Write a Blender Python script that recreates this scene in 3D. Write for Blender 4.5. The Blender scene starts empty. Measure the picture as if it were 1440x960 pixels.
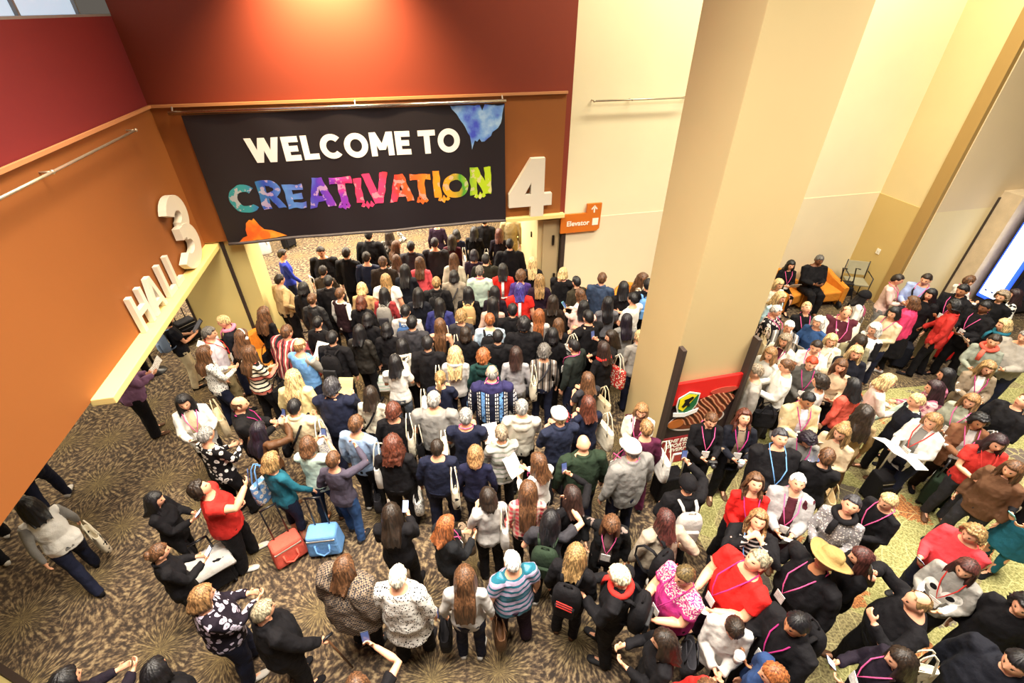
import bpy, bmesh, math, random
from mathutils import Vector, Matrix, noise
from mathutils.geometry import tessellate_polygon
import numpy as np

scene = bpy.context.scene
COL = scene.collection
PI = math.pi
# ------------------------------------------------------------------ camera, light, exposure
CAM_H = 6.0
cam_data = bpy.data.cameras.new('camera')
cam_data.sensor_width = 36.0
cam_data.lens = 36.0 * 661.0 / 1440.0
cam_data.clip_start = 0.05
cam = bpy.data.objects.new('camera', cam_data)
cam.location = (0, 0, CAM_H)
cam.rotation_euler = (math.radians(90 - 35.41), 0, 0)
COL.objects.link(cam)
scene.camera = cam
vs = scene.view_settings
vs.view_transform = 'Standard'
vs.look = 'None'
vs.gamma = 1.0
vs.exposure = 0.0
vs.use_curve_mapping = False
YAW = math.radians(12.9)                      # the hall's walls stand at this angle to the camera
RA = Matrix.Rotation(YAW, 4, 'Z')


def hall(a, b, z=0.0):                        # hall coordinates: a along the banner wall, b away, z up
    return RA @ Vector((a, b, z))


world = bpy.data.worlds.new('world')
scene.world = world
world.use_nodes = True
world.node_tree.nodes['Background'].inputs[0].default_value = (1.0, 0.88, 0.74, 1)
world.node_tree.nodes['Background'].inputs[1].default_value = 0.12


def area(name, a, b, z, sx, sy, power, color, rot=(0, 0, 0), spread=PI):
    d = bpy.data.lights.new(name, 'AREA')
    d.shape = 'RECTANGLE'
    d.size, d.size_y = sx, sy
    d.energy = power
    d.color = color
    d.spread = spread
    o = bpy.data.objects.new(name, d)
    o.matrix_world = Matrix.Translation(hall(a, b, z)) @ RA @ Matrix.Rotation(rot[0], 4, 'X') @ Matrix.Rotation(rot[1], 4, 'Y')
    COL.objects.link(o)
    return o


WARM = (1.0, 0.84, 0.62)
SOFT = (1.0, 0.91, 0.78)
area('ceiling_light_crowd', 0.2, 2.4, 9.3, 4.0, 3.0, 900, SOFT, spread=math.radians(105))
area('ceiling_light_right', 7.2, 1.8, 9.3, 4.0, 2.5, 1020, SOFT, spread=math.radians(125))
area('ceiling_light_wall', 7.2, 6.9, 9.2, 6.5, 0.8, 900, (1.0, 0.91, 0.70), rot=(math.radians(-8), 0, 0))
area('hall_light_four', -1.4, 13.0, 3.4, 7.5, 5.5, 2300, (1.0, 0.88, 0.70))
area('hall_light_three', -6.8, 7.0, 3.3, 2.5, 4.0, 200, (1.0, 0.88, 0.68))
area('lobby_light_left', -1.0, 5.6, 9.0, 2.0, 2.0, 300, WARM, spread=math.radians(85))


def spot(name, a, b, z, ta, tb, tz, power, color, size, blend=0.7):
    d = bpy.data.lights.new(name, 'SPOT')
    d.energy = power
    d.color = color
    d.spot_size = size
    d.spot_blend = blend
    d.shadow_soft_size = 0.12
    o = bpy.data.objects.new(name, d)
    p, t = hall(a, b, z), hall(ta, tb, tz)
    o.location = p
    o.rotation_euler = (t - p).to_track_quat('-Z', 'Y').to_euler()
    COL.objects.link(o)


spot('wall_washer', -0.75, 8.2, 7.1, -0.75, 8.93, 5.9, 2100, (1.0, 0.74, 0.38), math.radians(110), 1.0)

# ------------------------------------------------------------------ colours and materials
def srgb(h):
    h = h.lstrip('#')
    c = [int(h[i:i + 2], 16) / 255.0 for i in (0, 2, 4)]
    return tuple(x / 12.92 if x <= 0.04045 else ((x + 0.055) / 1.055) ** 2.4 for x in c) + (1.0,)


HEX = {'aqua': '7fd0d8', 'auburn': '552a1c', 'beige': 'd9c7a4', 'beige2': 'cbb595', 'beigeblazer': 'cdb78c', 'black': '0e0c11', 'black2': '100e13', 'black3': '131215', 'black4': '141519', 'blackolive': '19180f', 'blackshine': '0e0e11', 'blackwhite': '8a8684', 'blond': 'c4a878', 'blue': '2f4f7f', 'blue2': '27406e', 'blush': 'eccabf', 'brickred': '9c3438', 'brown': '5c3d26', 'brown2': '54412f', 'brown3': '7a5138', 'brown4': '6b4a34', 'camogrey': '57544a', 'charcoal': '2a2a2d', 'coral': 'e2604f', 'coralpink': 'ee5a62', 'coralred': 'dc4048', 'cream': 'ece2cb', 'cream2': 'd9d0b8', 'creamgrey': 'cfc9bd', 'denim': '8ea6c8', 'denimdk': '364661', 'dkblond': '8f7148', 'dkblue': '22314a', 'dkbrown': '24180f', 'dkbrown2': '2e1b16', 'dkgreen': '243324', 'dkgrey': '333238', 'dkgrey2': '2a282c', 'dkgreygreen': '272e2b', 'dkpurple': '281529', 'dkteal': '143836', 'ginger': '8e522c', 'greenbrown': '5a4a2c', 'grey': '8a8885', 'grey2': '9c9892', 'grey3': 'a9a6aa', 'greybeige': 'b5a692', 'greyblond': '948a72', 'greyblue': '5c6470', 'greybrown': '8a7a66', 'greydk': '5f5b57', 'greydk2': '55534f', 'greyglitter': '8d898c', 'greygreen': '8f9588', 'greygreen2': 'a0a390', 'greymarl': 'aaa7a8', 'greyolive': '8b8468', 'greytaupe': '877e72', 'greywarm': '9b958c', 'greywhite': 'cfccc8', 'hotpink': 'e0406f', 'indigo': '3c3480', 'khaki': '9a8a64', 'khaki2': 'cdbf9f', 'khaki3': 'a8976f', 'kraft': 'bda47a', 'lavender': 'b9a9c6', 'leathergrey': '2b2825', 'lightblue': '9fb0dc', 'lightpink': 'f0c0b4', 'lilac': 'd8cde4', 'lilacwhite': 'dcd4e0', 'ltbrown': '8e6a44', 'ltgrey': 'c4c0bc', 'ltgrey2': 'cfcabc', 'magenta': 'b8307c', 'maroon': '4c1a26', 'maroonblack': '28131a', 'maroonbrown': '482420', 'maroonplaid': '7c3c50', 'maroonplaid2': '9a5068', 'mauve': '8a6488', 'mint': 'cfe6da', 'mintpale': 'bfd8cc', 'navy': '171c33', 'navy2': '191b38', 'navyblack': '12141f', 'navybright': '2c2f6a', 'navyslate': '20263c', 'offwhite': 'f1ebdb', 'olive': '352f22', 'olivebrown': '43372a', 'paleaqua': 'b5d8e4', 'paleblue': 'b9cde0', 'palepink': 'eccfc6', 'paleyellow': 'ead9a0', 'pinkbeige': 'd8b3a2', 'pinkplaid': 'd8505a', 'pinkwhite': 'f0dcd8', 'plum': '281628', 'purpleblack': '1a1220', 'purplegrey': '4c4656', 'red': 'd8302a', 'red2': 'e02a22', 'red3': 'c8342e', 'redbright': 'e0221e', 'redorange': 'a83c20', 'royal': '2838a8', 'silver': 'd5d2ca', 'skyblue': '6fa3e0', 'slategrey': '6a6a70', 'straw': 'a98c56', 'stripered': 'a84850', 'tan': 'c2a070', 'tan2': 'b59a70', 'tan3': 'a78c64', 'taupe': '8f7c68', 'taupegrey': '7c7068', 'teal': '1f6478', 'violet': '4e3a86', 'white': 'f2efe9', 'white2': 'f4f2ec', 'white3': 'f5efe8', 'whiteblond': 'e4d8b8', 'whitecream': 'efe8d4', 'whitegrey': 'dedbd8', 'whitepink': 'f2e0d4', 'wine': '5a1f3c', 'lanpink': 'e8609c', 'pink': 'e888a8', 'skin': 'e6a987', 'chairorange': 'd98a2e', 'floralgrey': '8c7b74', 'rust': 'b0582c', 'woven': 'cfc4a4', 'print': 'ece2cb'}


def C(n):
    return srgb(HEX[n]) if n in HEX else srgb(n)


MATS = {}


class NT:
    def __init__(self, name):
        self.m = bpy.data.materials.new(name)
        self.m.use_nodes = True
        self.t = self.m.node_tree
        self.b = self.t.nodes['Principled BSDF']
        self.b.inputs['Roughness'].default_value = 0.8

    def n(self, kind, **kw):
        x = self.t.nodes.new(kind)
        for k, v in kw.items():
            setattr(x, k, v)
        return x

    def l(self, a, b):
        self.t.links.new(a, b)

    def math(self, op, a, b=None, c=None):
        x = self.n('ShaderNodeMath', operation=op)
        for i, v in enumerate((a, b, c)):
            if v is None:
                continue
            if isinstance(v, (int, float)):
                x.inputs[i].default_value = v
            else:
                self.l(v, x.inputs[i])
        return x.outputs[0]

    def mix(self, f, a, b):
        x = self.n('ShaderNodeMix', data_type='RGBA')
        for s, v in ((x.inputs[0], f), (x.inputs[6], a), (x.inputs[7], b)):
            if isinstance(v, (int, float, tuple)):
                s.default_value = v
            else:
                self.l(v, s)
        return x.outputs[2]

    def coord(self, which='Object'):
        return self.n('ShaderNodeTexCoord').outputs[which]

    def noise(self, vec, scale, detail=3.0, out=0):
        x = self.n('ShaderNodeTexNoise')
        x.inputs['Scale'].default_value = scale
        x.inputs['Detail'].default_value = detail
        self.l(vec, x.inputs['Vector'])
        return x.outputs[out]

    def bump(self, h, strength=0.3, dist=0.01):
        x = self.n('ShaderNodeBump')
        x.inputs['Strength'].default_value = strength
        x.inputs['Distance'].default_value = dist
        self.l(h, x.inputs['Height'])
        self.l(x.outputs[0], self.b.inputs['Normal'])

    def ramp(self, f, stops, interp='LINEAR'):
        x = self.n('ShaderNodeValToRGB')
        x.color_ramp.interpolation = interp
        e = x.color_ramp.elements
        while len(e) < len(stops):
            e.new(0.5)
        for i, (p, c) in enumerate(stops):
            e[i].position = p
            e[i].color = c
        self.l(f, x.inputs[0])
        return x.outputs[0]


def dim(c, k):
    return (c[0] * k, c[1] * k, c[2] * k, 1)


def mat(color, rough=0.7, metal=0.0, vary=0.12, scale=9.0, emit=0.0, bump=0.0):
    key = ('plain', color, rough, metal, vary, scale, emit, bump)
    if key in MATS:
        return MATS[key]
    s = NT('surface_' + color.strip('#'))
    c = C(color)
    f = s.noise(s.coord(), scale, 4)
    s.l(s.mix(f, dim(c, 1 - vary), dim(c, 1 + vary)), s.b.inputs['Base Color'])
    s.b.inputs['Roughness'].default_value = rough
    s.b.inputs['Metallic'].default_value = metal
    if emit:
        s.b.inputs['Emission Color'].default_value = c
        s.b.inputs['Emission Strength'].default_value = emit
    if bump:
        s.bump(s.noise(s.coord(), scale * 14, 4), bump, 0.01)
    MATS[key] = s.m
    return s.m


def cloth(color, pattern='', c2='white', rough=0.85):
    key = ('cloth', color, pattern, c2)
    if key in MATS:
        return MATS[key]
    s = NT('cloth_' + color.strip('#') + ('_' + pattern if pattern else ''))
    co = s.coord()
    a, b = C(color), C(c2)
    sep = s.n('ShaderNodeSeparateXYZ')
    s.l(co, sep.inputs[0])
    X, Y, Z = sep.outputs
    f = None
    if pattern == 'stripesh':
        f = s.math('GREATER_THAN', s.math('FRACT', s.math('MULTIPLY', Z, 13.0)), 0.62)
        f2 = s.math('GREATER_THAN', s.math('FRACT', s.math('MULTIPLY', Z, 3.3)), 0.8)
        base = s.mix(f, a, b)
        base = s.mix(s.math('MULTIPLY', f2, 0.8), base, dim(b, 1.6) if color != 'cream' else C('coral'))
        f = base
    elif pattern == 'stripefront':
        fr = s.math('MULTIPLY', s.math('GREATER_THAN', Y, 0.06), s.math('LESS_THAN', s.math('ABSOLUTE', X), 0.13))
        f = s.mix(s.math('MULTIPLY', fr, s.math('GREATER_THAN', s.math('FRACT', s.math('MULTIPLY', Z, 24.0)), 0.6)), a, b)
    elif pattern == 'stripesv':
        f = s.mix(s.math('GREATER_THAN', s.math('FRACT', s.math('MULTIPLY', X, 17.0)), 0.6), a, b)
        g = s.math('GREATER_THAN', s.math('FRACT', s.math('MULTIPLY', X, 8.5)), 0.78)
        f = s.mix(g, f, C('charcoal'))
    elif pattern == 'plaid':
        p = s.math('GREATER_THAN', s.math('FRACT', s.math('MULTIPLY', X, 14.0)), 0.55)
        q = s.math('GREATER_THAN', s.math('FRACT', s.math('MULTIPLY', Z, 14.0)), 0.55)
        f = s.mix(s.math('MULTIPLY', s.math('ADD', p, q), 0.42), a, b)
    elif pattern in ('floral', 'speck', 'dots'):
        v = s.n('ShaderNodeTexVoronoi')
        v.inputs['Scale'].default_value = {'floral': 15.0, 'speck': 42.0, 'dots': 30.0}[pattern]
        s.l(co, v.inputs['Vector'])
        nz = s.math('MULTIPLY', s.noise(co, 22.0, 3), 0.35 if pattern != 'dots' else 0.0)
        d = s.math('ADD', v.outputs['Distance'], nz)
        f = s.mix(s.math('LESS_THAN', d, {'floral': 0.62, 'speck': 0.5, 'dots': 0.4}[pattern]), a, b)
        if pattern == 'floral':
            f = s.mix(s.math('LESS_THAN', d, 0.34), f, dim(b, 0.45))
    elif pattern == 'knit':
        w = s.n('ShaderNodeTexChecker')
        w.inputs['Scale'].default_value = 55.0
        s.l(co, w.inputs['Vector'])
        f = s.mix(w.outputs['Fac'], a, b)
    elif pattern == 'southwest':
        ux = s.math('MULTIPLY', X, 8.0)
        wdash = s.math('MULTIPLY', s.math('LESS_THAN', s.math('ABSOLUTE', s.math('SUBTRACT', s.math('FRACT', ux), 0.5)), 0.17), s.math('GREATER_THAN', s.math('FRACT', s.math('MULTIPLY', Z, 17.0)), 0.35))
        mid = s.math('LESS_THAN', s.math('ABSOLUTE', s.math('SUBTRACT', s.math('FRACT', ux), 0.5)), 0.05)
        bcol = s.math('LESS_THAN', s.math('ABSOLUTE', s.math('SUBTRACT', s.math('FRACT', s.math('ADD', ux, 0.5)), 0.5)), 0.2)
        alt = s.math('GREATER_THAN', s.math('FRACT', s.math('ADD', s.math('MULTIPLY', ux, 0.5), 0.25)), 0.5)
        f = s.mix(wdash, a, C('white'))
        f = s.mix(mid, f, a)
        f = s.mix(s.math('MULTIPLY', s.math('MULTIPLY', bcol, alt), s.math('GREATER_THAN', s.noise(co, 30.0, 2), 0.42)), f, C('skyblue'))
        f = s.mix(s.math('GREATER_THAN', Z, 1.36), f, C('#2a2752'))
    elif pattern == 'yoke':
        nz = s.noise(co, 60.0, 3)
        f = s.mix(s.math('MULTIPLY', s.math('GREATER_THAN', nz, 0.52), s.math('GREATER_THAN', Z, 1.3)), a, b)
    elif pattern == 'face':
        def disc(x0, z0, r):
            dx, dz = s.math('SUBTRACT', X, x0), s.math('SUBTRACT', Z, z0)
            return s.math('LESS_THAN', s.math('ADD', s.math('MULTIPLY', dx, dx), s.math('MULTIPLY', dz, dz)), r * r)
        fr = s.math('GREATER_THAN', Y, 0.0)
        f = a
        for x0, z0, r, cc in ((-.085, 1.2, .085, b), (.085, 1.2, .085, b), (0, 1.1, .075, b), (-.08, 1.2, .035, C('black')), (.08, 1.2, .035, C('black'))):
            f = s.mix(s.math('MULTIPLY', disc(x0, z0, r), fr), f, cc)
    elif pattern == 'print':
        w = s.noise(co, 11.0, 5)
        f = s.mix(s.math('GREATER_THAN', w, 0.59), a, b)
    elif pattern == 'weave':
        w = s.n('ShaderNodeTexChecker')
        w.inputs['Scale'].default_value = 42.0
        s.l(co, w.inputs['Vector'])
        f = s.mix(w.outputs['Fac'], a, b)
    base = f if f is not None else a
    nz = s.noise(co, 6.0, 5)
    s.l(s.mix(s.math('MULTIPLY', nz, 0.28), base, (0.0, 0.0, 0.0, 1)), s.b.inputs['Base Color'])
    s.b.inputs['Roughness'].default_value = rough
    s.b.inputs['Specular IOR Level'].default_value = 0.25
    fold = s.math('ADD', s.noise(co, 13.0, 3), s.math('MULTIPLY', s.noise(co, 240.0, 2), 0.12))
    s.bump(fold, 0.55, 0.03)
    MATS[key] = s.m
    return s.m


def hair_mat(color):
    key = ('hair', color)
    if key in MATS:
        return MATS[key]
    s = NT('hair_' + color)
    co = s.coord()
    mp = s.n('ShaderNodeMapping')
    mp.inputs['Scale'].default_value = (70, 70, 7)
    s.l(co, mp.inputs[0])
    f = s.noise(mp.outputs[0], 1.0, 4)
    c = C(color)
    s.l(s.ramp(f, [(0.32, dim(c, 0.22)), (0.5, dim(c, 0.85)), (0.68, dim(c, 1.9))]), s.b.inputs['Base Color'])
    s.b.inputs['Roughness'].default_value = 0.5
    s.bump(f, 0.5, 0.008)
    MATS[key] = s.m
    return s.m


def skin_mat(tone):
    key = ('skin', tone)
    if key in MATS:
        return MATS[key]
    s = NT('skin_' + tone)
    c = C({'light': '#e6a987', 'tan': '#b97f58', 'dark': '#7d4f35'}[tone])
    f = s.noise(s.coord(), 14.0, 4)
    s.l(s.mix(f, dim(c, 0.86), dim(c, 1.1)), s.b.inputs['Base Color'])
    s.b.inputs['Roughness'].default_value = 0.55
    s.b.inputs['Subsurface Weight'].default_value = 0.06
    s.b.inputs['Subsurface Radius'].default_value = (0.01, 0.004, 0.002)
    MATS[key] = s.m
    return s.m


# ------------------------------------------------------------------ mesh helpers
class MB:
    """Collects lofts and boxes, then makes one mesh."""

    def __init__(self):
        self.v, self.f, self.mi = [], [], []

    def rings(self, rings, cap0=True, cap1=True, closed=True, mi=0):
        n = len(rings[0])
        o = len(self.v)
        for r in rings:
            self.v.extend([tuple(p) for p in r])
        for i in range(len(rings) - 1):
            a, b = o + i * n, o + (i + 1) * n
            for j in range(n if closed else n - 1):
                k = (j + 1) % n
                self.f.append((a + j, a + k, b + k, b + j))
                self.mi.append(mi)
        if cap0:
            self.f.append(tuple(o + j for j in reversed(range(n))))
            self.mi.append(mi)
        if cap1:
            q = o + (len(rings) - 1) * n
            self.f.append(tuple(q + j for j in range(n)))
            self.mi.append(mi)

    def tube(self, pts, rad, n=10, flat=1.0, up=None, mi=0, loop=False):
        pts = [Vector(p) for p in pts]
        m = len(pts)
        if not isinstance(rad, (list, tuple)):
            rad = [rad] * m
        R = []
        u = None
        for i in range(m):
            a = pts[i - 1] if (i > 0 or loop) else pts[i]
            b = pts[(i + 1) % m] if (i < m - 1 or loop) else pts[i]
            d = (b - a).normalized()
            if u is None:
                h = Vector(up) if up else (Vector((1, 0, 0)) if abs(d.x) < 0.8 else Vector((0, 1, 0)))
                u = (h - d * h.dot(d)).normalized()
            else:
                u = (u - d * u.dot(d)).normalized()
            w = d.cross(u)
            R.append([pts[i] + u * (rad[i] * math.cos(t)) + w * (rad[i] * flat * math.sin(t)) for t in (2 * PI * j / n for j in range(n))])
        if loop:
            R.append(R[0])
        self.rings(R, not loop, not loop, mi=mi)

    def box(self, c, s, rot=None, mi=0, taper=1.0):
        x, y, z = s[0] / 2, s[1] / 2, s[2] / 2
        o = len(self.v)
        for dz in (-1, 1):
            k = taper if dz > 0 else 1.0
            for dx, dy in ((-1, -1), (1, -1), (1, 1), (-1, 1)):
                p = Vector((dx * x * k, dy * y * k, dz * z))
                if rot is not None:
                    p = rot @ p
                self.v.append(tuple(p + Vector(c)))
        for q in ((3, 2, 1, 0), (4, 5, 6, 7), (0, 1, 5, 4), (1, 2, 6, 5), (2, 3, 7, 6), (3, 0, 4, 7)):
            self.f.append(tuple(o + i for i in q))
            self.mi.append(mi)

    def ell(self, c, r, nu=14, nv=9, mi=0, rot=None):
        R = []
        for i in range(nv + 1):
            t = PI * (0.02 + 0.96 * i / nv)
            ring = []
            for j in range(nu):
                p = 2 * PI * j / nu
                q = Vector((r[0] * math.sin(t) * math.cos(p), r[1] * math.sin(t) * math.sin(p), -r[2] * math.cos(t)))
                if rot is not None:
                    q = rot @ q
                ring.append(q + Vector(c))
            R.append(ring)
        self.rings(R, mi=mi)

    def poly(self, outline, depth_vec, mi=0):
        """Extruded outline: list of 3-D points, thickness vector."""
        o = len(self.v)
        n = len(outline)
        d = Vector(depth_vec)
        if n > 8:                                   # long outlines: cut into triangles
            V3 = [Vector(p) for p in outline]
            self.v.extend([tuple(p) for p in V3] + [tuple(p + d) for p in V3])
            for tri in tessellate_polygon([V3]):
                self.f.append(tuple(o + i for i in tri))
                self.f.append(tuple(o + n + i for i in reversed(tri)))
                self.mi += [mi, mi]
            for i in range(n):
                k = (i + 1) % n
                self.f.append((o + k, o + i, o + n + i, o + n + k))
                self.mi.append(mi)
            return
        self.v.extend([tuple(Vector(p)) for p in outline])
        self.v.extend([tuple(Vector(p) + d) for p in outline])
        self.f.append(tuple(range(o, o + n)))
        self.f.append(tuple(reversed(range(o + n, o + 2 * n))))
        self.mi += [mi, mi]
        for i in range(n):
            k = (i + 1) % n
            self.f.append((o + k, o + i, o + n + i, o + n + k))
            self.mi.append(mi)

    def mesh(self, name, smooth=False, slots=1, bevel=0.0, seg=2):
        me = bpy.data.meshes.new(name)
        me.from_pydata(self.v, [], self.f)
        me.polygons.foreach_set('material_index', self.mi)
        bm = bmesh.new()
        bm.from_mesh(me)
        bmesh.ops.recalc_face_normals(bm, faces=bm.faces)
        if bevel:
            es = [e for e in bm.edges if len(e.link_faces) == 2 and e.calc_face_angle(0) > 0.6]
            bmesh.ops.bevel(bm, geom=es, offset=bevel, segments=seg, affect='EDGES', profile=0.6)
        bm.to_mesh(me)
        bm.free()
        if smooth:
            me.polygons.foreach_set('use_smooth', [True] * len(me.polygons))
        for _ in range(slots):
            me.materials.append(None)
        return me


def link(name, me, mats, parent=None, mw=None):
    o = bpy.data.objects.new(name, me)
    COL.objects.link(o)
    if not isinstance(mats, (list, tuple)):
        mats = [mats]
    for i, m in enumerate(mats):
        if i < len(o.material_slots):
            o.material_slots[i].link = 'OBJECT'
            o.material_slots[i].material = m
    if parent is not None:
        o.parent = parent
    if mw is not None:
        o.matrix_world = mw
    return o


def tag(o, label, cat, group=None, kind=None):
    o['label'] = label
    o['category'] = cat
    if group:
        o['group'] = group
    if kind:
        o['kind'] = kind
    return o


def structure(o, label=None):
    o['kind'] = 'structure'
    if label:
        o['label'] = label
    return o


def empty(name, mw):
    o = bpy.data.objects.new(name, None)
    o.empty_display_size = 0.1
    COL.objects.link(o)
    o.matrix_world = mw
    return o


def at(a, b, z=0.0, rz=0.0):
    return Matrix.Translation(hall(a, b, z)) @ RA @ Matrix.Rotation(rz, 4, 'Z')


HALLM = RA.copy()
# ------------------------------------------------------------------ the room
B0, A0 = 8.95, -3.64          # banner wall, side wall of the third hall


def carpet_brown():
    s = NT('carpet_brown')
    co = s.coord()
    sc = s.n('ShaderNodeMapping')
    sc.inputs['Scale'].default_value = (1.0, 1.0, 0.0)
    s.l(co, sc.inputs[0])
    p = sc.outputs[0]
    v = s.n('ShaderNodeTexVoronoi', voronoi_dimensions='2D')
    v.inputs['Scale'].default_value = 1.05
    v.inputs['Randomness'].default_value = 0.65
    s.l(p, v.inputs['Vector'])
    d = s.n('ShaderNodeVectorMath', operation='SUBTRACT')
    m = s.n('ShaderNodeVectorMath', operation='SCALE')
    m.inputs['Scale'].default_value = 1.05
    s.l(p, m.inputs[0])
    m2 = s.n('ShaderNodeVectorMath', operation='SCALE')
    m2.inputs['Scale'].default_value = 1.05
    s.l(v.outputs['Position'], m2.inputs[0])
    s.l(m.outputs[0], d.inputs[0])
    s.l(m2.outputs[0], d.inputs[1])
    sp = s.n('ShaderNodeSeparateXYZ')
    s.l(d.outputs[0], sp.inputs[0])
    ang = s.math('ARCTAN2', sp.outputs[1], sp.outputs[0])
    cb = s.n('ShaderNodeCombineXYZ')
    s.l(s.math('MULTIPLY', ang, 13.0), cb.inputs[0])
    s.l(s.math('MULTIPLY', v.outputs['Distance'], 11.0), cb.inputs[1])
    spokes = s.noise(cb.outputs[0], 1.0, 2)
    fine = s.noise(p, 34.0, 3)
    k = s.math('ADD', s.math('MULTIPLY', spokes, 0.78), s.math('MULTIPLY', fine, 0.22))
    dark = s.ramp(k, [(0.42, C('#1d1713')), (0.5, C('#4a3c2d')), (0.57, C('#75634a')), (0.68, C('#998766'))])
    gold = s.ramp(k, [(0.38, C('#2c2416')), (0.5, C('#574a2e')), (0.62, C('#86754a'))])
    near = s.math('SUBTRACT', 1.0, s.math('MULTIPLY', v.outputs['Distance'], 2.5))
    near.node.use_clamp = True
    col = s.mix(near, dark, gold)
    big = s.noise(p, 0.7, 2)
    col = s.mix(s.math('MULTIPLY', big, 0.3), col, C('#5c4838'))
    s.l(col, s.b.inputs['Base Color'])
    s.b.inputs['Roughness'].default_value = 0.95
    s.bump(fine, 0.35, 0.01)
    return s.m


def carpet_green():
    s = NT('carpet_green')
    co = s.coord()
    sc = s.n('ShaderNodeMapping')
    sc.inputs['Scale'].default_value = (1.0, 1.0, 0.0)
    s.l(co, sc.inputs[0])
    p = sc.outputs[0]
    wob = s.n('ShaderNodeMix', data_type='RGBA')
    wob.inputs[0].default_value = 0.16
    s.l(p, wob.inputs[6])
    s.l(s.noise(p, 1.6, 3, 1), wob.inputs[7])
    v = s.n('ShaderNodeTexVoronoi', voronoi_dimensions='2D')
    v.inputs['Scale'].default_value = 1.5
    s.l(wob.outputs[2], v.inputs['Vector'])
    vc = s.n('ShaderNodeSeparateColor')
    s.l(v.outputs['Color'], vc.inputs[0])
    fine = s.noise(p, 40.0, 3)
    base = s.ramp(fine, [(0.35, C('#6c6a3c')), (0.5, C('#8d8a55')), (0.65, C('#a8a470'))])
    grey = s.ramp(fine, [(0.35, C('#5d5438')), (0.6, C('#9a8f64'))])
    col = s.mix(s.math('GREATER_THAN', vc.outputs[0], 0.62), base, grey)
    leaf = s.math('LESS_THAN', s.math('ADD', v.outputs['Distance'], s.math('MULTIPLY', s.noise(p, 9.0, 4), 0.7)), 0.62)
    rust = s.math('MULTIPLY', leaf, s.math('GREATER_THAN', vc.outputs[1], 0.62))
    col = s.mix(s.math('MULTIPLY', rust, 0.85), col, s.ramp(fine, [(0.4, C('#6e3520')), (0.6, C('#b8703a'))]))
    plum = s.math('MULTIPLY', leaf, s.math('LESS_THAN', vc.outputs[1], 0.3))
    col = s.mix(s.math('MULTIPLY', plum, 0.75), col, C('#4d4048'))
    v2 = s.n('ShaderNodeTexVoronoi', voronoi_dimensions='2D', feature='DISTANCE_TO_EDGE')
    v2.inputs['Scale'].default_value = 4.2
    s.l(wob.outputs[2], v2.inputs['Vector'])
    col = s.mix(s.math('MULTIPLY', s.math('LESS_THAN', v2.outputs['Distance'], 0.018), 0.45), col, C('#d2cb90'))
    s.l(col, s.b.inputs['Base Color'])
    s.b.inputs['Roughness'].default_value = 0.95
    s.bump(fine, 0.3, 0.01)
    return s.m


def wallpaint(color, rough=0.75):
    s = NT('paint_' + color.strip('#'))
    c = C(color)
    f = s.noise(s.coord(), 1.3, 5)
    s.l(s.mix(f, dim(c, 0.94), dim(c, 1.05)), s.b.inputs['Base Color'])
    s.b.inputs['Roughness'].default_value = rough
    s.bump(s.noise(s.coord(), 190.0, 2), 0.08, 0.003)
    return s.m


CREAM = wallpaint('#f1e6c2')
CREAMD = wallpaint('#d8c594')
OLIVE = wallpaint('#cfbd7c')
SAND = wallpaint('#e0cba6')
ORANGE = wallpaint('#915420')
RED = wallpaint('#84331f')
DARK = mat('#3a2e28', 0.6)
TRIM = wallpaint('#f0d88c')
COLM = wallpaint('#c4ae7e')


def slab(name, boxes, m, bevel=0.0, label=None):
    """Boxes in hall coordinates (a0,a1,b0,b1,z0,z1) as one piece of the building."""
    mb = MB()
    for (a0, a1, b0, b1, z0, z1) in boxes:
        mb.box(((a0 + a1) / 2, (b0 + b1) / 2, (z0 + z1) / 2), (a1 - a0, b1 - b0, z1 - z0))
    o = link(name, mb.mesh(name, bevel=bevel), m, mw=HALLM)
    return structure(o, label)


slab('floor', [(-11, 19, -3, 17.5, -0.12, 0.0)], carpet_brown(), label='brown patterned carpet with tan bursts')
gm = MB()
gp = [(3.35, -3), (19, -3), (19, 4.75), (9.2, 5.0), (6.6, 5.3), (4.6, 4.6), (3.35, 4.4)]
gm.poly([(x, y, 0.004) for x, y in gp], (0, 0, -0.05))
structure(link('floor_green', gm.mesh('floor_green'), carpet_green(), mw=HALLM), 'yellow green carpet with leaf shapes')

# banner wall: bulkhead over the fourth hall's doorway, red above, orange below
slab('wall_back', [(A0, 3.16, B0, B0 + 0.5, 4.77, 9.6), (3.05, 3.16, B0, B0 + 0.12, 2.55, 4.77)], RED, label='red upper wall above the banner')
slab('wall_orange', [(A0, 3.05, B0 - 0.02, B0 + 0.5, 2.55, 4.77)], ORANGE, label='orange panel behind the banner')
slab('trim_1', [(A0 + 0.02, 3.06, B0 - 0.06, B0 - 0.02, 4.75, 4.79)], wallpaint('#c88a5a'), label='thin ledge on top of the orange panel')
slab('trim_2', [(A0, A0 + 0.012, B0 - 0.035, B0 - 0.02, 2.55, 4.75)], DARK, label='black joint line in the orange corner')
slab('wall_right', [(3.16, 11.1, B0 + 0.03, B0 + 0.5, 2.4, 9.6)], CREAM, label='tall cream wall')
slab('wall_right_lower', [(3.22, 11.1, B0 + 0.02, B0 + 0.5, 0, 2.4)], wallpaint('#ebdfbe'), label='cream wall below the joint line')
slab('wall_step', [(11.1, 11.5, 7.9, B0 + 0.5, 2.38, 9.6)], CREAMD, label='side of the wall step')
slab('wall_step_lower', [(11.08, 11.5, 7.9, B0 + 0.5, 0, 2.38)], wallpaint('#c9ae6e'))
slab('trim_3', [(11.06, 11.16, 7.62, 7.9, 0, 9.6)], wallpaint('#a5854c'), label='brown corner strip of the wall step')
slab('wall_far_right', [(11.16, 19, 7.6, 8.0, 2.38, 9.6)], SAND)
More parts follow.
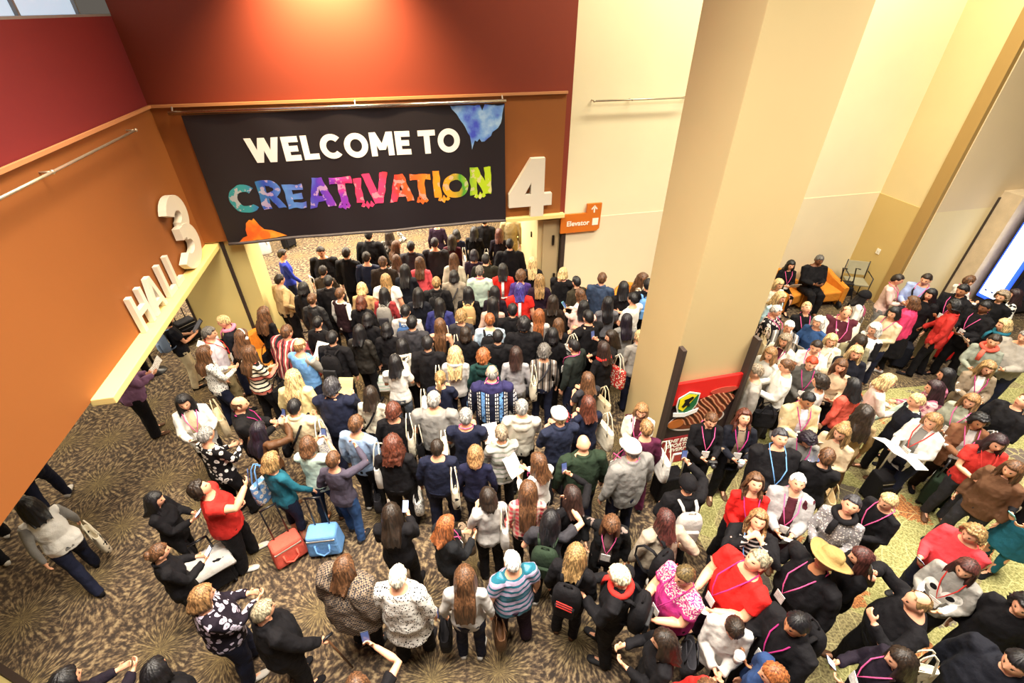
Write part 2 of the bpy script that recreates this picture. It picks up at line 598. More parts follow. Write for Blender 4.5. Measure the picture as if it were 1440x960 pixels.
slab('wall_far_right_lower', [(11.16, 19, 7.6, 8.0, 0, 2.38)], wallpaint('#ead9ac'))
# pillar between the two doorways
slab('wall_pillar', [(-4.3, -3.4, B0 + 0.01, B0 + 0.9, 0, 2.55), (-3.34, -3.02, B0 + 0.06, B0 + 0.9, 0, 2.55)], OLIVE, label='cream pillar in the corner between the two hall doorways')
slab('trim_4', [(-3.4, -3.34, B0 + 0.03, B0 + 0.6, 0, 2.55), (-4.34, -4.3, B0 + 0.0, B0 + 0.5, 0, 2.55)], DARK, label='dark upright gaps beside the pillar')
slab('trim_5', [(1.9, 3.12, B0 - 0.14, B0, 2.5, 2.57)], TRIM, label='pale shelf under the numeral four')
# right jamb of the fourth doorway
slab('wall_jamb', [(2.63, 3.12, B0 + 0.12, B0 + 1.5, 0, 2.55)], wallpaint('#cdb988'), label='cream jamb block at the doorway edge')
slab('trim_6', [(3.13, 3.22, B0 + 0.0, B0 + 0.25, 0, 2.5)], DARK)
# third hall: bulkhead on the side wall
slab('wall_left', [(A0 - 0.3, A0, -1.0, B0 + 0.5, 4.77, 5.9)], wallpaint('#7a1f22'), label='red upper side wall')  # crimson version of the red, dimmer and cooler light put into the paint
slab('wall_left_orange', [(A0 - 0.3, A0 + 0.02, -1.0, B0 - 0.02, 2.5, 4.77)], ORANGE, label='orange side wall over the hall opening')
slab('trim_7', [(A0 + 0.02, A0 + 0.06, -1.0, B0 - 0.04, 4.75, 4.79)], wallpaint('#c88a5a'))
slab('trim_8', [(A0, A0 + 0.24, 4.72, 9.0, 2.43, 2.52)], TRIM, bevel=0.01, label='pale shelf carrying the hall letters')
slab('wall_near_pillar', [(-5.3, -4.5, 2.2, 2.95, 0, 2.5)], OLIVE)
slab('trim_9', [(-4.54, -4.48, 2.95, 3.02, 0, 2.5)], DARK)
# rooms beyond the doorways
slab('wall_inner', [(-11, 12, 17.0, 17.4, 0, 3.6), (-11, -10.6, -3, 17, 0, 3.6), (3.3, 3.6, B0 + 0.5, 17, 0, 3.6)], OLIVE)
slab('ceiling_inner', [(-11, A0 - 0.3, -3, 17, 3.5, 3.7), (A0 - 0.3, 3.6, B0 + 0.5, 17, 3.5, 3.7)], wallpaint('#d8cba8'))
slab('ceiling', [(-11, 19, -3, 17.5, 9.6, 9.8)], wallpaint('#cfc4a4'), label='high ceiling over the lobby')
# pale glazing above the red side wall
slab('window_1', [(A0 - 0.30, A0 - 0.26, -1, B0 - 0.35, 5.92, 9.6)], mat('#b9cde2', 0.3, emit=0.8, vary=0.05), label='pale blue glazing above the red side wall')
slab('trim_10', [(A0 - 0.26, A0, -1, B0, 5.9, 5.925)] + [(A0 - 0.26, A0 - 0.22, b, b + 0.04, 5.925, 9.6) for b in (4.4, 5.9, 7.3, 8.6)], mat('#8e8a88', 0.5), label='metal ledge and posts of the glazing')
# big free-standing column
slab('wall_column', [(3.3, 4.42, 4.42, 5.47, 0, 9.6)], COLM, bevel=0.012, label='tall beige column standing in the crowd')


# ------------------------------------------------------------------ lettering made of plain strokes
W_ = 0.27


def strokes(ch, w=W_):
    """Outlines (in a box 1 high) of a heavy sans letter."""
    def line(x0, y0, x1, y1, ww=w):
        d = Vector((x1 - x0, y1 - y0))
        p = Vector((-d.y, d.x)).normalized() * ww / 2
        return [(x0 + p.x, y0 + p.y), (x0 - p.x, y0 - p.y), (x1 - p.x, y1 - p.y), (x1 + p.x, y1 + p.y)]

    def slant(x0, x1, y0=0.0, y1=1.0, ww=w * 1.06):
        return [(x0 - ww / 2, y0), (x0 + ww / 2, y0), (x1 + ww / 2, y1), (x1 - ww / 2, y1)]

    def rect(x0, y0, x1, y1):
        return [(x0, y0), (x1, y0), (x1, y1), (x0, y1)]

    def arc(cx, cy, rx, ry, t0, t1, n=22, ww=w):
        out = []
        for i in range(n):
            a, b = t0 + (t1 - t0) * i / n, t0 + (t1 - t0) * (i + 1) / n
            q = []
            for t, k in ((a, 1), (b, 1), (b, 0), (a, 0)):
                rr, ss = (rx, ry) if k else (rx - ww, ry - ww * 0.92)
                q.append((cx + rr * math.cos(t), cy + ss * math.sin(t)))
            out.append(q)
        return out
    h = w * 0.88
    if ch == 'W':
        return [slant(0.42, 0.14), slant(0.42, 0.7), slant(0.98, 0.7), slant(0.98, 1.26)], 1.4
    if ch == 'E':
        return [rect(0, 0, w, 1), rect(0, 0, .68, h), rect(0, .5 - h / 2, .62, .5 + h / 2), rect(0, 1 - h, .68, 1)], 0.7
    if ch == 'L':
        return [rect(0, 0, w, 1), rect(0, 0, .66, h)], 0.66
    if ch == 'C':
        return arc(.52, .5, .52, .52, .24 * PI, 1.76 * PI), 0.95
    if ch == 'O':
        return arc(.53, .5, .53, .52, 0, 2 * PI, 30), 1.06
    if ch == 'M':
        return [rect(0, 0, w, 1), rect(.94 - w + .1, 0, 1.04, 1), slant(.52, .14, .25, 1), slant(.52, .9, .25, 1)], 1.04
    if ch == 'T':
        return [rect(.4 - w / 2, 0, .4 + w / 2, 1), rect(0, 1 - h, .8, 1)], 0.8
    if ch == 'R':
        return [rect(0, 0, w, 1), slant(.68, .38, 0, .45)] + arc(.42, .69, .36, .31, -.5 * PI, .5 * PI, 14, w * .9) + [rect(.1, .38, .45, .38 + h * .8), rect(.1, 1 - h * .8, .45, 1)], 0.8
    if ch == 'A':
        return [slant(.14, .46), slant(.82, .5), rect(.25, .2, .72, .2 + h * .8)], 0.96
    if ch == 'I':
        return [rect(0, 0, w, 1)], w
    if ch == 'V':
        return [slant(.46, .14), slant(.5, .82)], 0.96
    if ch == 'N':
        return [rect(0, 0, w, 1), rect(.86 - w, 0, .86, 1), slant(.7, .16, 0, 1)], 0.86
    if ch == 'H':
        return [rect(0, 0, w, 1), rect(.82 - w, 0, .82, 1), rect(0, .5 - h / 2, .8, .5 + h / 2)], 0.82
    if ch == '3':
        return arc(.34, .725, .34, .285, -.5 * PI, .86 * PI, 18, .22) + arc(.33, .3, .37, .31, -.86 * PI, .5 * PI, 18, .23) + [rect(.2, .44, .4, .6)], 0.72
    if ch == '4':
        return [rect(.43, 0, .69, 1), rect(0, .19, .85, .40), [(0, .3), (.24, .3), (.52, .74), (.56, 1), (.42, 1), (0, .42)]], 0.85
    return [], 0.35


def text_outlines(txt, height, gap=0.1, w=W_, sx=1.0):
    out, x = [], 0.0
    for ch in txt:
        st, adv = strokes(ch, w)
        out.append((ch, x * height * sx, [[(px * height * sx, py * height) for px, py in q] for q in st]))
        x += adv + gap
    return out, (x - gap) * height * sx


def ragged(q, step, amp, seed):
    """Cut an outline's edges up and shake them, for brushed lettering."""
    out = []
    n = len(q)
    for i in range(n):
        a, b = Vector(q[i]), Vector(q[(i + 1) % n])
        k = max(1, int((b - a).length / step))
        for j in range(k):
            p = a.lerp(b, j / k)
            nz = noise.noise_vector(Vector((p.x * 9, p.y * 9, seed)))
            out.append((p.x + nz.x * amp, p.y + nz.y * amp))
    return out


# ------------------------------------------------------------------ banner
BA0, BA1, BZ0, BZ1 = -3.2, 1.9, 2.53, 4.64


def wave(a, z):
    h = (BZ1 - z) / (BZ1 - BZ0)
    return B0 - 0.09 - 0.03 * math.sin(a * 2.1 + h * 2.4) * h - 0.012 * math.sin(a * 5.3 - h * 3.0)


broot = empty('banner', at(0, 0, 0))
tag(broot, 'large black banner reading welcome in white above rainbow lettering', 'banner')
bmesh_ = MB()
NA, NZ = 64, 28
R = []
for j in range(NZ + 1):
    z = BZ0 + (BZ1 - BZ0) * j / NZ
    R.append([(BA0 + (BA1 - BA0) * i / NA, wave(BA0 + (BA1 - BA0) * i / NA, z), z) for i in range(NA + 1)])
for k, off in ((0, 0.0), (1, 0.012)):
    bmesh_.rings([[(p[0], p[1] + off, p[2]) for p in r] for r in R], False, False, closed=False)
link('cloth', bmesh_.mesh('banner_cloth', True), mat('#19131c', 0.55, vary=0.1, scale=3), broot)
hem = MB()
hem.tube([(BA0 + (BA1 - BA0) * i / 24, wave(BA0 + (BA1 - BA0) * i / 24, BZ0) - 0.005, BZ0) for i in range(25)], 0.028, 8)
link('hem', hem.mesh('banner_hem', True), mat('#4a4448', 0.6), broot)


def on_banner(mb, x0, z0, outlines, lift=0.006, tess=0.06, rag=0.0, seed=0, sz=1.0):
    for qi, q in enumerate(outlines):
        pts = ragged(q, tess, rag, seed)
        mb.poly([(x0 + x, wave(x0 + x, z0 + y) - lift - 0.0004 * (qi % 5), z0 + y) for x, y in pts], (0, 0.004, 0))


WM = mat('#f4f0f6', 0.6, vary=0.02)
for word, x0, x1 in (('WELCOME', -2.43, 0.22), ('TO', 0.35, 1.08)):
    o1, wid = text_outlines(word, 0.385, 0.1)
    k = (x1 - x0) / wid
    for ch, x, q in o1:
        wl = MB()
        on_banner(wl, x0 + x * k, 3.885, [[(px * k, py) for px, py in s_] for s_ in q])
        link('letter', wl.mesh('letter_' + ch), WM, broot)


def rainbow():
    s = NT('rainbow_paint')
    co = s.coord()
    sp = s.n('ShaderNodeSeparateXYZ')
    s.l(co, sp.inputs[0])
    wob = s.math('MULTIPLY', s.math('SUBTRACT', s.noise(co, 3.2, 4), 0.5), 0.75)
    f = s.math('DIVIDE', s.math('ADD', s.math('ADD', sp.outputs[0], 2.65), wob), 4.2)
    cols = [(0.0, '#2f8f9a'), (0.08, '#2c46b8'), (0.17, '#5b8fe0'), (0.27, '#4a34b8'), (0.36, '#8a2fb8'), (0.43, '#ee3a6a'), (0.52, '#e83a78'), (0.6, '#ea3530'), (0.7, '#f07028'), (0.8, '#f7a823'), (0.88, '#3f9a38'), (0.95, '#b7d524')]
    col = s.ramp(f, [(p, C(c)) for p, c in cols])
    bl = s.noise(co, 9.0, 4)
    s.l(s.mix(s.math('MULTIPLY', s.math('GREATER_THAN', bl, 0.58), 0.4), col, C('#f0c8d0')), s.b.inputs['Base Color'])
    s.b.inputs['Roughness'].default_value = 0.6
    return s.m


cl = MB()
total = sum(strokes(ch, 0.27)[1] * 0.43 + 0.03 for ch in 'CREATIVATION') - 0.03 - 0.18
kx = (1.63 + 2.93) / total
x = -2.93
for i, ch in enumerate('CREATIVATION'):
    hh = 0.46 + 0.04 * math.sin(i * 2.3) + (0.04 if ch in 'AVN' else 0)
    st, adv = strokes(ch, 0.27)
    q = [[(px * 0.43 * kx, py * hh) for px, py in s_] for s_ in st]
    on_banner(cl, x, 3.08 + 0.02 * math.sin(i * 1.7), q, tess=0.035, rag=0.022, seed=i * 3.1)
    if ch in 'TIN':                           # drips of paint below some letters
        for k in range(3):
            cx = 0.06 + 0.07 * k
            on_banner(cl, x, 3.03, [[(cx, 0), (cx + 0.05, -0.02 - 0.03 * (k % 2)), (cx + 0.09, 0.02), (cx + 0.05, 0.1)]], tess=0.03, rag=0.015, seed=i + k)
    x += (adv * 0.43 + 0.03 - (0.06 if 'CREATIVATION'[i:i + 2] in ('VA', 'AT') else 0)) * kx
link('rainbow_lettering', cl.mesh('rainbow_letters'), rainbow(), broot)


def splash(c1, c2, c3):
    s = NT('splash_' + c1.strip('#'))
    co = s.coord()
    v = s.n('ShaderNodeTexVoronoi')
    v.inputs['Scale'].default_value = 3.4
    s.l(co, v.inputs['Vector'])
    f = s.noise(co, 4.0, 5)
    col = s.ramp(f, [(0.35, C(c1)), (0.55, C(c2)), (0.7, C(c3))])
    s.l(s.mix(s.math('MULTIPLY', s.math('LESS_THAN', v.outputs['Distance'], 0.3), 0.7), col, C(c1)), s.b.inputs['Base Color'])
    return s.m


def splash_mesh(pts, seed, rag):
    q = ragged(pts, 0.05, rag, seed)
    V3 = [Vector((x, 0, y)) for x, y in q]
    bm = bmesh.new()
    vs_ = [bm.verts.new(p) for p in V3]
    for tri in tessellate_polygon([V3]):
        try:
            bm.faces.new([vs_[i] for i in tri])
        except ValueError:
            pass
    for _ in range(3):
        bmesh.ops.subdivide_edges(bm, edges=[e for e in bm.edges if e.calc_length() > .06], cuts=1)
        bmesh.ops.triangulate(bm, faces=bm.faces)
    for v in bm.verts:
        v.co = Vector((v.co.x, wave(v.co.x, BZ0 + v.co.z) - .006, BZ0 + v.co.z))
    me = bpy.data.meshes.new('splash')
    bm.to_mesh(me)
    bm.free()
    me.materials.append(None)
    return me


pts = [(0.95, 2.1), (1.12, 1.88), (1.2, 1.72), (1.26, 1.6), (1.28, 1.5), (1.3, 1.38), (1.34, 1.52), (1.38, 1.5), (1.42, 1.56), (1.46, 1.5), (1.52, 1.5), (1.58, 1.56), (1.63, 1.58), (1.67, 1.66), (1.76, 1.72), (1.82, 1.8), (1.86, 1.94), (1.89, 2.08), (1.55, 2.1), (1.5, 2.02), (1.46, 2.1)]
link('blue_splash', splash_mesh(pts, 4, .02), splash('#3d4fd0', '#6f9fe6', '#a9cdf4'), broot)
pts = [(-3.02, 0.02), (-2.93, 0.1), (-2.85, 0.13), (-2.84, 0.24), (-2.8, 0.36), (-2.73, 0.42), (-2.69, 0.4), (-2.66, 0.43), (-2.6, 0.3), (-2.54, 0.22), (-2.42, 0.18), (-2.3, 0.11), (-2.2, 0.05)]
link('orange_splash', splash_mesh(pts, 9, .01), splash('#e0601a', '#f28a22', '#f6a23c'), broot)

rod = empty('banner_rod', at(0, 0, 0))
tag(rod, 'long polished metal pipe holding up the black banner', 'pipe')
m_ = MB()
m_.tube([(-3.36, B0 - 0.1, 4.68), (1.92, B0 - 0.1, 4.68)], 0.03, 10)
link('pipe', m_.mesh('banner_pipe', True), mat('#d8d4d0', 0.22, 1.0), rod)
for k, a in enumerate((-3.3, -0.6, 1.86)):
    m_ = MB()
    m_.tube([(a, B0 - 0.05, 4.76), (a, B0 - 0.1, 4.7)], 0.012, 6)
    link('bracket', m_.mesh('rod_bracket'), mat('#b8b0a8', 0.4, 0.8), rod)


def wall_rod(name, p0, p1, label, d):
    r = empty(name, at(0, 0, 0))
    tag(r, label, 'rod')
    q = MB()
    q.tube([p0, p1], 0.016, 8)
    link('bar', q.mesh('rod_bar', True), mat('#c9bda6', 0.35, 0.7), r)
    for t in (0.0, 0.4, 1.0):
        p = Vector(p0).lerp(Vector(p1), t)
        q = MB()
        q.tube([p, p + Vector(d)], 0.012, 6)
        q.ell(p, (0.025, 0.025, 0.025), 8, 6)
        link('bracket', q.mesh('rod_bracket', True), mat('#c9bda6', 0.35, 0.7), r)


wall_rod('banner_rail', (3.55, B0 - 0.1, 4.62), (5.4, B0 - 0.1, 4.62), 'thin empty rod on the tall cream wall', (0, 0.15, 0))
wall_rod('banner_rail', (A0 + 0.14, 4.5, 4.62), (A0 + 0.14, 7.95, 4.62), 'thin empty rod high on the orange side wall', (-0.13, 0, 0))

# ------------------------------------------------------------------ hall numerals
WHITE = mat('#dcd5c6', 0.5, vary=0.03)
sign = empty('hall_sign', at(0, 0, 0))
tag(sign, 'white raised letters and numeral three on the side wall shelf', 'sign')
for i, ch in enumerate('HALL'):
    st, adv = strokes(ch, 0.185)
    mb = MB()
    y0 = 6.03 + [0, 0.40, 0.93, 1.25][i]
    for qi, q in enumerate(st):
        mb.poly([(A0 + 0.11 + 0.0008 * qi, y0 + x * 0.42 + 0.0007 * qi, 2.525 + y * (0.5 - 0.0012 * qi)) for x, y in q], (-0.065, 0, 0))
    link('letter', mb.mesh('letter_' + ch), WHITE, sign)
mb = MB()
for qi, q in enumerate(strokes('3')[0]):
    mb.poly([(A0 + 0.16 + 0.0003 * qi, 7.68 + x * 1.12, 2.525 + y * 1.13) for x, y in q], (-0.11, 0, 0))
link('numeral', mb.mesh('numeral_three'), WHITE, sign)
num = empty('number_sign', at(0, 0, 0))
tag(num, 'tall white numeral four standing beside the banner', 'sign')
mb = MB()
for qi, q in enumerate(strokes('4')[0]):
    mb.poly([(1.96 + x * (1.02 - 0.0008 * qi), B0 - 0.135 - 0.0006 * qi, 2.575 + 0.0004 * qi + y * (1.12 - 0.0012 * qi)) for x, y in q], (0, 0.11 + 0.0004 * qi, 0))
link('numeral', mb.mesh('numeral_four'), WHITE, num)

# elevator sign: an L-shaped orange plate
es = empty('elevator_sign', at(0, 0, 0))
tag(es, 'orange elevator sign with a white up arrow beside the doorway', 'sign')
mb = MB()
yb = B0 - 0.05
mb.poly([(3.08, yb, 2.12), (3.88, yb, 2.12), (3.94, yb, 2.17), (3.95, yb, 2.71), (3.63, yb, 2.71), (3.63, yb, 2.52), (3.08, yb, 2.52)], (0, 0.05, 0))
link('plate', mb.mesh('sign_plate'), mat('#d2711f', 0.5, vary=0.05), es)
fc = bpy.data.curves.new('elevator_text', 'FONT')
fc.body = 'Elevator'
fc.size = 0.15
fc.extrude = 0.002
fc.offset = 0.003
fo = bpy.data.objects.new('tmp', fc)
COL.objects.link(fo)
dg = bpy.context.evaluated_depsgraph_get()
tm = bpy.data.meshes.new_from_object(fo.evaluated_get(dg))
bpy.data.objects.remove(fo)
tm.transform(Matrix.Translation((3.2, yb - 0.004, 2.27)) @ Matrix.Rotation(PI / 2, 4, 'X'))
tm.materials.clear()
tm.materials.append(None)
SIGNW = mat('#fbf3e2', 0.5, vary=0.02)
link('lettering', tm, SIGNW, es)
mb = MB()
mb.poly([(3.77, yb - 0.004, 2.25), (3.9, yb - 0.004, 2.25), (3.9, yb - 0.004, 2.4), (3.77, yb - 0.004, 2.4)], (0, 0.003, 0))
link('lift_symbol', mb.mesh('lift_symbol'), SIGNW, es)
mb = MB()
for q in ([(3.775, 2.52), (3.805, 2.52), (3.805, 2.66), (3.775, 2.66)], [(3.72, 2.6), (3.735, 2.58), (3.8, 2.645), (3.79, 2.68)], [(3.86, 2.6), (3.845, 2.58), (3.78, 2.645), (3.79, 2.68)]):
    mb.poly([(x, yb - 0.004, z) for x, z in q], (0, 0.003, 0))
link('arrow', mb.mesh('sign_arrow'), SIGNW, es)

# steel door folded flat against the jamb of the fourth doorway
dr = empty('door_1', at(2.72, B0 + 0.07, 0))
structure(dr, 'beige steel door folded against the doorway jamb')
mb = MB()
mb.box((0.19, 0.02, 1.2), (0.34, 0.05, 2.38))
link('door_leaf', mb.mesh('door_leaf', bevel=0.006), wallpaint('#b39f78'), dr)
for x_, z_ in ((0.24, 1.95), (0.3, 1.05)):
    mb = MB()
    mb.box((x_, -0.03, z_), (0.05, 0.04, 0.22))
    link('door_handle', mb.mesh('door_handle', bevel=0.01), mat('#2a241e', 0.4, 0.6), dr)
mb = MB()
mb.box((-0.1, 0.5, 1.9), (0.03, 0.05, 0.12))
link('door_latch', mb.mesh('door_latch', bevel=0.006), mat('#2a241e', 0.4, 0.6), dr)
sw = empty('light_switch', at(11.07, 8.35, 1.15, -PI / 2))
tag(sw, 'white switch plate on the yellowish wall step', 'light switch')
mb = MB()
mb.box((0, 0, 0), (0.1, 0.014, 0.13))
link('plate', mb.mesh('switch_plate', bevel=0.004), mat('#efe9d8', 0.5), sw)
mb = MB()
mb.box((0, -0.01, 0), (0.03, 0.012, 0.05))
link('toggle', mb.mesh('switch_toggle', bevel=0.003), mat('#ddd6c4', 0.5), sw)

# ------------------------------------------------------------------ food poster on the column
ps = empty('poster', at(3.34, 4.38, 0))
tag(ps, 'tall dark framed poster of sliced meat at the column foot', 'poster')


def plate(name, pts, m, y, par, th=0.008):
    q = MB()
    q.poly([(x, y, z) for x, z in pts], (0, th, 0))
    return link(name, q.mesh('poster_' + name), m, par)


plate('panel', [(0, 0.02), (1.06, 0.02), (1.06, 1.2), (0, 1.2)], mat('#2a1a1e', 0.5, scale=4), -0.03, ps, 0.05)
plate('red_top', [(0, 1.3), (1.06, 1.46), (1.06, 1.72), (0, 1.71)], mat('#d8201c', 0.5, vary=0.05), -0.034, ps, 0.05)
plate('red_foot', [(0, 0.02), (1.06, 0.02), (1.06, 0.62), (0, 0.62)], mat('#9a1a26', 0.5, vary=0.12, scale=3), -0.034, ps)
for x_ in (-0.03, 1.09):
    q = MB()
    q.box((x_, -0.02, 1.17), (0.06, 0.12, 2.34))
    link('frame_post', q.mesh('frame_post', bevel=0.005), DARK, ps)


def meat():
    s = NT('sliced_meat')
    co = s.coord()
    w = s.n('ShaderNodeTexWave')
    w.inputs['Scale'].default_value = 2.6
    w.inputs['Distortion'].default_value = 3.5
    w.inputs['Detail'].default_value = 3
    mp = s.n('ShaderNodeMapping')
    mp.inputs['Rotation'].default_value = (0, 0.7, 0)
    s.l(co, mp.inputs[0])
    s.l(mp.outputs[0], w.inputs['Vector'])
    s.l(s.ramp(w.outputs['Fac'], [(0.1, C('#3c150c')), (0.35, C('#a85a38')), (0.6, C('#e3ac86')), (0.9, C('#7a2f1c'))]), s.b.inputs['Base Color'])
    s.b.inputs['Roughness'].default_value = 0.4
    return s.m


el = [(0.62 + 0.4 * math.cos(t) * (1 + 0.08 * math.sin(5 * t)), 1.14 + 0.27 * math.sin(t) + 0.1 * math.cos(t)) for t in (2 * PI * i / 40 for i in range(40))]
plate('plate_rim', [(0.5 + 0.47 * math.cos(t), 0.93 + 0.2 * math.sin(t)) for t in (2 * PI * i / 40 for i in range(40))], mat('#cfc3bd', 0.3), -0.040, ps, 0.006)
plate('plate_food', [(0.5 + 0.44 * math.cos(t), 0.95 + 0.18 * math.sin(t)) for t in (2 * PI * i / 40 for i in range(40))], mat('#6b2f1a', 0.4, vary=0.5, scale=14), -0.043, ps, 0.006)
plate('sliced_meat', el, meat(), -0.047, ps, 0.008)
plate('roll', [(0.16 + 0.13 * math.cos(t), 0.93 + 0.09 * math.sin(t)) for t in (2 * PI * i / 24 for i in range(24))], mat('#b8672c', 0.5, vary=0.3), -0.05, ps)
plate('sauce_dish', [(0.82 + 0.22 * math.cos(t), 1.47 + 0.06 * math.sin(t)) for t in (2 * PI * i / 24 for i in range(24))], mat('#b9483a', 0.3, vary=0.3), -0.045, ps)
sh = [(0.08, 1.46), (0.24, 1.56), (0.42, 1.5), (0.42, 1.3), (0.36, 1.16), (0.25, 1.08), (0.13, 1.16), (0.08, 1.3)]
plate('logo_edge', sh, mat('#e8e6dc', 0.4), -0.056, ps)
cx, cz = 0.25, 1.32
plate('logo_green', [(cx + (x_ - cx) * .88, cz + (z_ - cz) * .88) for x_, z_ in sh], mat('#1d6a3a', 0.4), -0.060, ps)
plate('logo_yellow', [(0.11, 1.44), (0.24, 1.52), (0.37, 1.48), (0.2, 1.2), (0.12, 1.26)], mat('#f0dc1e', 0.4), -0.064, ps)
plate('logo_rider', [(0.16, 1.3), (0.2, 1.38), (0.18, 1.42), (0.24, 1.44), (0.3, 1.47), (0.33, 1.44), (0.3, 1.4), (0.27, 1.36), (0.3, 1.28), (0.24, 1.31), (0.2, 1.27)], mat('#14100e', 0.5), -0.068, ps)
plate('logo_ribbon', [(0.05, 1.2), (0.25, 1.16), (0.45, 1.22), (0.44, 1.14), (0.25, 1.08), (0.06, 1.12)], mat('#f2f0ea', 0.4), -0.071, ps)
for k, (tx, sz, z_) in enumerate((('"THE BEST', .105, .5), ('SPORTS FOOD', .105, .395), ('EVER!"', .105, .29))):
    fc = bpy.data.curves.new('poster_text', 'FONT')
    fc.body = tx
    fc.size = sz
    fc.extrude = 0.001
    fc.offset = 0.003
    fc.shear = 0.15
    fo = bpy.data.objects.new('tmp', fc)
    COL.objects.link(fo)
    dg = bpy.context.evaluated_depsgraph_get()
    tm = bpy.data.meshes.new_from_object(fo.evaluated_get(dg))
    bpy.data.objects.remove(fo)
    tm.transform(Matrix.Translation((0.06 + 0.06 * k, -0.038, z_)) @ Matrix.Rotation(PI / 2, 4, 'X'))
    tm.materials.clear()
    tm.materials.append(None)
    link('slogan', tm, SIGNW, ps)

# ------------------------------------------------------------------ stone pier, lit sign and screen at the far right
slab('wall_stone', [(12.75, 13.5, 7.2, 7.6, 0, 2.75)], mat('#c9b596', 0.8, vary=0.25, scale=5, bump=0.4), bevel=0.01, label='stone faced pier on the right wall')
slab('shadow_strip', [(12.70, 12.75, 7.575, 7.6, 0, 2.6)], DARK)  # dark strip painted in for the thin shadow line left of the pier
ki = empty('info_kiosk', at(13.0, 7.1, 0))
tag(ki, 'kiosk with a glowing white side panel and dark text screen by the stone pier', 'kiosk')
q = MB()
q.box((0.85, -0.28, 1.35), (1.66, 0.5, 2.5))
link('kiosk_body', q.mesh('kiosk_body', bevel=0.02), mat('#26262e', 0.5), ki)
q = MB()
q.box((0.0, -0.28, 1.5), (0.05, 0.5, 2.2))
link('blue_rim', q.mesh('light_rim', bevel=0.02), mat('#2a55e8', 0.4, emit=1.6, vary=0.02), ki)
q = MB()
q.box((-0.03, -0.26, 1.52), (0.03, 0.38, 2.06))
link('light_panel', q.mesh('light_panel', bevel=0.012), mat('#eef4ff', 0.4, emit=4.0, vary=0.01), ki)
for k in range(2):
    q = MB()
    q.ell((-0.05, -0.16 - 0.14 * k, 0.62), (0.008, 0.035, 0.02), 10, 6)
    link('mark', q.mesh('light_mark', True), mat('#2c4a9a', 0.4), ki)
q = MB()
q.box((0.9, -0.54, 1.45), (1.44, 0.02, 2.0))
link('display', q.mesh('screen_glass', bevel=0.005), mat('#1c2338', 0.2, emit=0.25), ki)
q = MB()
for k in range(9):
    xx = 0.3
    random.seed(k)
    while xx < 1.4:
        wd = random.uniform(0.06, 0.2)
        q.box((xx + wd / 2, -0.553, 2.3 - 0.14 * k), (wd, 0.004, 0.05))
        xx += wd + 0.05
link('screen_writing', q.mesh('screen_text'), mat('#c8d4e8', 0.4, emit=0.5), ki)
# ------------------------------------------------------------------ people: one reference body 1.70 m tall, faces +Y
BUILD = {   # torso rings: z, half width, half depth, y offset; shoulder half width; arm and leg thickness; default height
    'M': ([(.80, .14, .105, 0), (.92, .162, .115, 0), (1.05, .152, .11, .005), (1.2, .166, .12, .004), (1.31, .172, .116, 0), (1.385, .152, .094, -.01), (1.44, .1, .074, -.012), (1.48, .06, .06, -.008)], .19, 1.0, 1.0, 1.76),
    'F': ([(.80, .15, .115, 0), (.92, .168, .122, -.004), (1.06, .136, .1, .002), (1.2, .146, .115, .008), (1.30, .148, .106, .004), (1.38, .128, .084, -.008), (1.435, .086, .066, -.01), (1.48, .052, .054, -.008)], .16, .86, .95, 1.65),
    'H': ([(.80, .195, .155, 0), (.92, .222, .175, 0), (1.06, .21, .172, .018), (1.2, .196, .165, .02), (1.30, .18, .138, .006), (1.38, .154, .104, -.01), (1.44, .1, .078, -.012), (1.48, .062, .062, -.008)], .185, 1.16, 1.2, 1.65),
    'G': ([(.80, .18, .15, 0), (.92, .208, .17, .012), (1.06, .22, .19, .03), (1.2, .215, .172, .022), (1.31, .2, .138, .004), (1.39, .17, .106, -.01), (1.445, .11, .082, -.012), (1.48, .068, .068, -.008)], .215, 1.18, 1.15, 1.76),
}
# wrist targets (right, left), finger curl, palm hint
POSE = {
    'stand': ((.25, .03, .80), (-.25, .03, .80), .5),
    'walk': ((.25, .2, .84), (-.25, -.14, .82), .5),
    'hold': ((.085, .31, 1.14), (-.09, .27, 1.10), 1.1),
    'hold2': ((.10, .30, 1.36), (-.10, .30, 1.34), 1.0),
    'photo': ((.12, .30, 1.62), (-.16, .26, 1.36), 1.0),
    'phoneup': ((.15, .34, 1.52), (-.2, .16, 1.0), 1.0),
    'hips': ((.25, .0, 1.03), (-.25, .04, .82), .7),
    'clasp': ((.035, .24, 1.03), (-.035, .25, 1.01), .9),
    'push': ((.26, .27, .88), (-.24, .08, .83), 1.2),
    'shout': ((.075, .15, 1.50), (-.075, .15, 1.50), .5),
    'sit': ((.07, .26, .74), (-.07, .25, .73), .9),
}
LEGS = {'A': ((.1, .0), (-.1, .01)), 'B': ((.11, .09), (-.1, -.05)), 'C': ((.12, -.06), (-.1, .1)), 'W': ((.09, .27), (-.09, -.24))}


def ik(a, t, l1, l2, pole):
    d = t - a
    L = min(d.length, (l1 + l2) * 0.985)
    d = d.normalized()
    t2 = a + d * L
    c = (l1 * l1 + L * L - l2 * l2) / (2 * L)
    h = math.sqrt(max(l1 * l1 - c * c, 0.0004))
    p = (pole - d * pole.dot(d)).normalized()
    return a + d * c + p * h, t2


